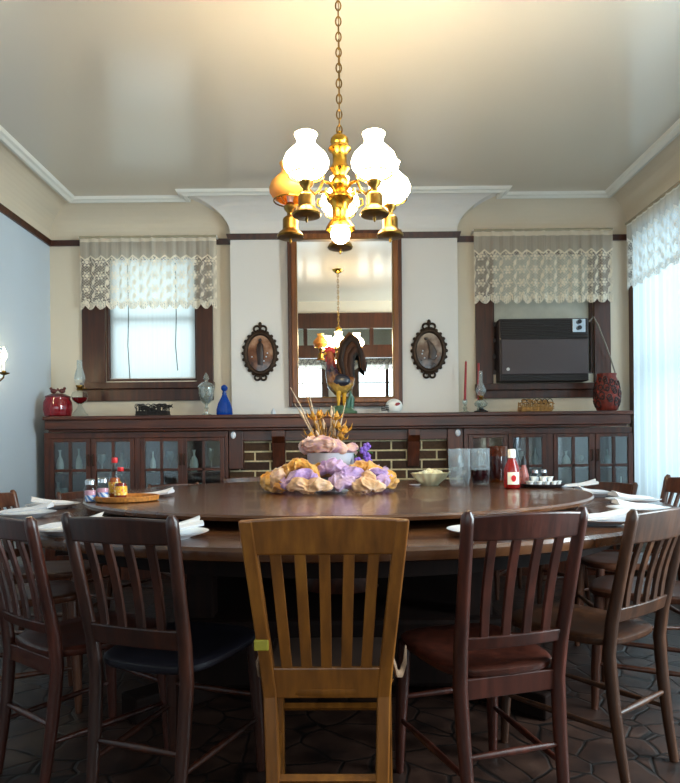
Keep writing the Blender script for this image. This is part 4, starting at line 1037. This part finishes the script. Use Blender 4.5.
# cream bowl, saucer
r = empty('cream_bowl', (sx_(430, 3.68), 3.68, Z0), 0, 'shallow cream bowl with frilled rim left of the clear pitcher', 'bowl')
b = B(); b.lathe([(.045, 0), (.05, .006), (.085, .035), (.108, .07), (.104, .071), (.08, .042), (.001, .03)], seg=48, flute=.035, nfl=12); b.build('bowl_wall', CREAM, r, True)
b = B(); rn2 = random.Random(4)
for i in range(24): q = rn2.uniform(0, 6.28); d = rn2.uniform(0, .07); b.ball((d*cos(q), d*sin(q), .066+rn2.uniform(-.006, .02)*(1-d/.09)), .019, 1, 1, .8, 8)
b.build('heaped_rice', plain('creamy_rice', '#efe8c8', .6, nscale=80, bump=.4), r, True)
b = B(); b.lathe([(.02, 0), (.032, .006), (.034, .009), (.001, .005)], seg=24); tag(b.build('small_saucer', PORC, None, True, loc=(sx_(414, 3.66), 3.62, Z0)), 'tiny white saucer just left of the cream bowl', 'saucer')
# pitchers
def pitcher(px, Y, h, w, mat, liq, lvl, lb, rz=0):
    r = empty('drinks_pitcher', (sx_(px, Y), Y, Z0), rz, lb, 'pitcher')
    b = B(); b.lathe([(w*.80, 0), (w*.86, .006), (w*.9, .03), (w, h*.25), (w, h*.9), (w*1.04, h), (w*.99, h), (w*.95, h*.9), (w*.95, h*.25), (w*.82, .012)], seg=48, flute=.012, nfl=12, cap1=False); b.build('pitcher_wall', mat, r, True)
    b = B(); b.tube([(w*1.0, 0, h*.86), (w*1.6, 0, h*.84), (w*1.72, 0, h*.6), (w*1.55, 0, h*.38), (w*.98, 0, h*.30)], .009, 10, flat=.7); b.build('handle', mat, r, True)
    b = B(); b.tube([(-w*.98, 0, h*.9), (-w*1.12, 0, h*.97), (-w*1.22, 0, h*1.01)], [.018, .014, .006], 10); b.build('spout', mat, r, True)
    if liq is not None:
        b = B(); b.lathe([(w*.85, .008), (w*.92, .03), (w*1.016, h*.25), (w*1.016, h*lvl), (.001, h*lvl)], seg=32); b.build('drink', liq, r, True)
    else:
        b = B(); rq = random.Random(3)
        for i in range(7): b.box(*[v for c in (rq.uniform(-.03, .03), rq.uniform(-.03, .03), .03+.022*i) for v in (c-.011, c+.011)])
        b.build('ice_cube', G_CRYS, r, bevel=.003)
pitcher(459.5, 3.55, .208, .06, G_PLAS, None, 0, 'empty clear fluted pitcher on the lazy susan, leftmost of three', radians(75))
pitcher(480.5, 3.72, .208, .054, G_PLAS, PUNCH, .40, 'clear pitcher with dark red drink between clear and amber pitchers', radians(80))
pitcher(497.5, 3.92, .22, .056, G_AMB, TEA, .72, 'amber pitcher of dark tea behind the ketchup bottle', radians(70))
# ketchup
kx, ky = sx_(512.5, 3.30), 3.31
r = empty('ketchup_bottle', (kx, ky, Z0), 0, 'red ketchup bottle with white cap on the lazy susan', 'ketchup bottle')
b = B(); b.lathe([(.034, 0), (.041, .006), (.042, .03), (.041, .09), (.034, .12), (.020, .15), (.0165, .165)], seg=32, sx=1, sy=.8); b.build('bottle', KETCH, r, True)
b = B(); b.lathe([(.020, .158), (.0205, .175), (.019, .20), (.017, .203), (.001, .204)], seg=24, flute=.02, nfl=12); b.build('cap', WHITEP, r, True)
b = B(); b.rings([[(.0435*sin(q), -.0435*.8*cos(q), z) for q in [(-.75+1.5*i/12) for i in range(13)]] for z in (.022, .085)], closed=False); lbm = b.build('front_label', LABELW, r, True)
b = B(); b.rings([[(x, -.0358, z) for x, z in [(.013*cos(a), .053+.017*sin(a)) for a in [k*2*pi/14 for k in range(14)]]], [(x, -.0352, z) for x, z in [(.013*cos(a), .053+.017*sin(a)) for a in [k*2*pi/14 for k in range(14)]]]]); b.build('tomato_mark', REDP, lbm)
# pepper sauce with black cap
r = empty('pepper_bottle', (sx_(525, 3.42), 3.44, Z0), 0, 'small pinkish pepper bottle with black cap behind the ketchup', 'bottle')
b = B(); b.lathe([(.024, 0), (.028, .005), (.027, .06), (.012, .11), (.011, .125)], seg=24); b.build('bottle', plain('pink_pepper_sauce', '#9c5a55', .25, nscale=60, var=.4), r, True)
b = B(); b.lathe([(.014, .118), (.014, .14), (.008, .15), (.006, .165), (.001, .166)], seg=20); b.build('cap', BLACKP, r, True)
# condiment tray
cxT, cyT = sx_(541, 3.42), 3.40
b = B(); b.lathe([(.085, 0), (.1, .004), (.118, .016), (.122, .019), (.115, .019), (.09, .009), (.001, .007)], seg=40); tag(b.build('condiment_plate', plain('pewter_plate', '#57545a', .3, .5), None, True, loc=(cxT, cyT, Z0)), 'dark pewter plate of creamers and shakers right of the ketchup', 'plate')
shaker(cxT-.028, cyT+.03, Z0+.0095, 'left clear salt shaker standing on the dark condiment plate', .085)
shaker(cxT+.018, cyT+.035, Z0+.0095, 'right clear salt shaker standing on the dark condiment plate', .085)
rn3 = random.Random(9)
def creamer0():
    b = B(); b.lathe([(.010, 0), (.015, .02), (.019, .021), (.019, .023), (.001, .0235)], seg=18); return b.build('creamer_cup', WHITEP, None, True)
cr = creamer0()
cps = [(-.07, -.03, .0), (-.032, -.05, .0), (.008, -.055, .0), (.048, -.04, .0), (.082, -.01, .0), (-.05, -.015, .0241), (-.01, -.045, .0241), (.03, -.035, .0241), (-.07, .012, 0)]
for i, (dx, dy, dz) in enumerate(cps):
    o = cr if i == 0 else cr.copy()
    if i: COL.objects.link(o)
    o.location = (cxT+dx, cyT+dy, Z0+.0095+dz); tag(o, 'small white creamer cup heaped on the dark condiment plate', 'creamer', 'creamer cups on the condiment plate')
nk = napkin(sx_(575, 3.45), 3.42, Z0, radians(5), 'folded white napkin on the lazy susan edge right of the condiment plate', s=.9); nk['group'] = 'loose white napkins'

# ------------------------------------------------------------------ chandelier
HX, HY = ax(340, 190, 2.76), 2.76
ch = empty('chandelier', (HX, HY, 0), 0, 'brass five-arm chandelier with white hurricane shades hanging over the table', 'chandelier')
b = B(); b.lathe([(.001, ZC-.045), (.03, ZC-.045), (.05, ZC-.03), (.065, ZC-.012), (.068, ZC-.0005)], seg=28); b.build('ceiling_canopy', BRASS, ch, True)
b = B(); z = 2.41; k = 0
while z < ZC-.05:
    pts = []
    for i in range(12):
        a = 2*pi*i/12; u, v = .0115*cos(a), .021*sin(a); pts.append((u, 0, z+v) if k % 2 == 0 else (0, u, z+v))
    b.tube(pts, .0032, 6, loop=True); z += .0335; k += 1
b.build('chain', BRASSD, ch, True)
b = B(); b.tube([(0, .004, 2.40), (.004, -.004, 2.7), (0, .004, ZC-.04)], .002, 6); b.build('lamp_cord', BRASSD, ch, True)
prof = [(.001, 2.41), (.008, 2.405), (.01, 2.39), (.026, 2.385), (.038, 2.372), (.040, 2.358), (.034, 2.345), (.046, 2.335), (.05, 2.325), (.034, 2.312), (.030, 2.30), (.031, 2.265), (.040, 2.25), (.044, 2.24), (.032, 2.225), (.026, 2.21), (.036, 2.195), (.042, 2.18), (.036, 2.165), (.024, 2.152),
        (.034, 2.14), (.056, 2.125), (.06, 2.11), (.042, 2.09), (.034, 2.07), (.034, 2.03), (.046, 2.015), (.062, 1.99), (.064, 1.98), (.058, 1.98)]
b = B(); b.lathe(prof[::-1], seg=36, cap0=False); b.build('centre_column', BRASS, ch, True)
b = B(); b.ball((0, 0, 1.962), .042, seg=18); b.build('down_bulb', BULB, ch, True)
LZ = 2.075
for k, ang in enumerate((90, 18, -54, -126, 162)):
    a = radians(ang); R_ = .232; lx, ly = R_*cos(a), R_*sin(a); lit = (k != 4); d = Vector((cos(a), sin(a), 0)); up = Vector((0, 0, 1))
    P = [d*.035+up*2.13, d*.075+up*2.155, d*.12+up*2.15, d*.15+up*2.10, d*.18+up*2.075, d*(R_-.01)+up*2.085]
    b = B(); b.tube(P, [.007, .0065, .006, .006, .006, .008], 8)
    b.tube([d*.05+up*2.11, d*.08+up*2.085, d*.105+up*2.10, d*.10+up*2.125, d*.085+up*2.12], .0045, 6)
    arm = b.build('arm', BRASS, ch, True)
    b = B(); b.lathe([(.001, 1.945), (.004, 1.948), (.007, 1.96), (.004, 1.968), (.056, 1.972), (.06, 1.978), (.052, 1.992), (.036, 2.004), (.034, 2.012), (.034, 2.05), (.03, 2.058), (.014, 2.07), (.014, 2.082), (.026, 2.095), (.03, 2.108), (.02, 2.12), (.016, 2.125)], (lx, ly, 0), seg=24); b.build('bell_font', BRASSD, ch, True)
    b = B(); b.tube([(lx+.072*cos(t), ly+.072*sin(t), 2.135) for t in [q*2*pi/28 for q in range(28)]], .0035, 6, loop=True)
    for q in range(3): t = q*2*pi/3; b.tube([(lx+.014*cos(t), ly+.014*sin(t), 2.115), (lx+.045*cos(t), ly+.045*sin(t), 2.118), (lx+.072*cos(t), ly+.072*sin(t), 2.135)], .003, 6)
    b.build('shade_ring', BRASS, ch, True)
    pr_ = [(.056, 2.137), (.076, 2.150), (.09, 2.172), (.092, 2.19), (.082, 2.215), (.058, 2.24), (.042, 2.255), (.036, 2.27), (.039, 2.285), (.046, 2.30)]
    b = B(); b.lathe(pr_+[(r_-.003, z_) for r_, z_ in pr_[::-1]], (lx, ly, 0), seg=32, cap0=False, cap1=False)
    b.build('hurricane_shade', GLOBE if lit else GLOBEA, ch, True)
    b = B(); b.lathe([(.01, 2.12), (.014, 2.14), (.022, 2.17), (.02, 2.19), (.008, 2.205)], (lx, ly, 0), seg=14); b.build('light_bulb', BULB if lit else PORC, ch, True)

# wall sconce at the left
sy = 4.42; sz = 1.585
sc_ = empty('wall_sconce', (XL+.002, sy, sz), 0, 'brass wall sconce with glowing candle bulbs on the left wall', 'wall sconce')
b = B(); b.rings([[(x, .035*k*cos(a), .02+.09*k*sin(a)) for a in [i*2*pi/24 for i in range(24)]] for x, k in ((0, 1), (.012, .95), (.02, .6))]); b.build('backplate', BRASSD, sc_, True)
for s in (-1, 1):
    b = B(); b.tube([(.015, 0, 0), (.05, s*.03, -.045), (.08, s*.08, -.05), (.09, s*.12, -.02), (.09, s*.13, .005)], .006, 8); arm = b.build('arm', BRASSD, sc_, True)
    b = B(); b.lathe([(.008, .0), (.035, .012), (.037, .017), (.014, .018), (.014, .03), (.010, .03)], (.09, s*.13, 0), seg=20); b.build('drip_pan', BRASSD, sc_, True)
    b = B(); b.tube([(.09, s*.13, .02), (.09, s*.13, .105)], .0105, 12); b.build('candle_sleeve', PORC, sc_, True)
    b = B(); b.lathe([(.008, .105), (.017, .125), (.018, .145), (.010, .175), (.001, .2)], (.09, s*.13, 0), seg=16); b.build('flame_bulb', BULB, sc_, True)
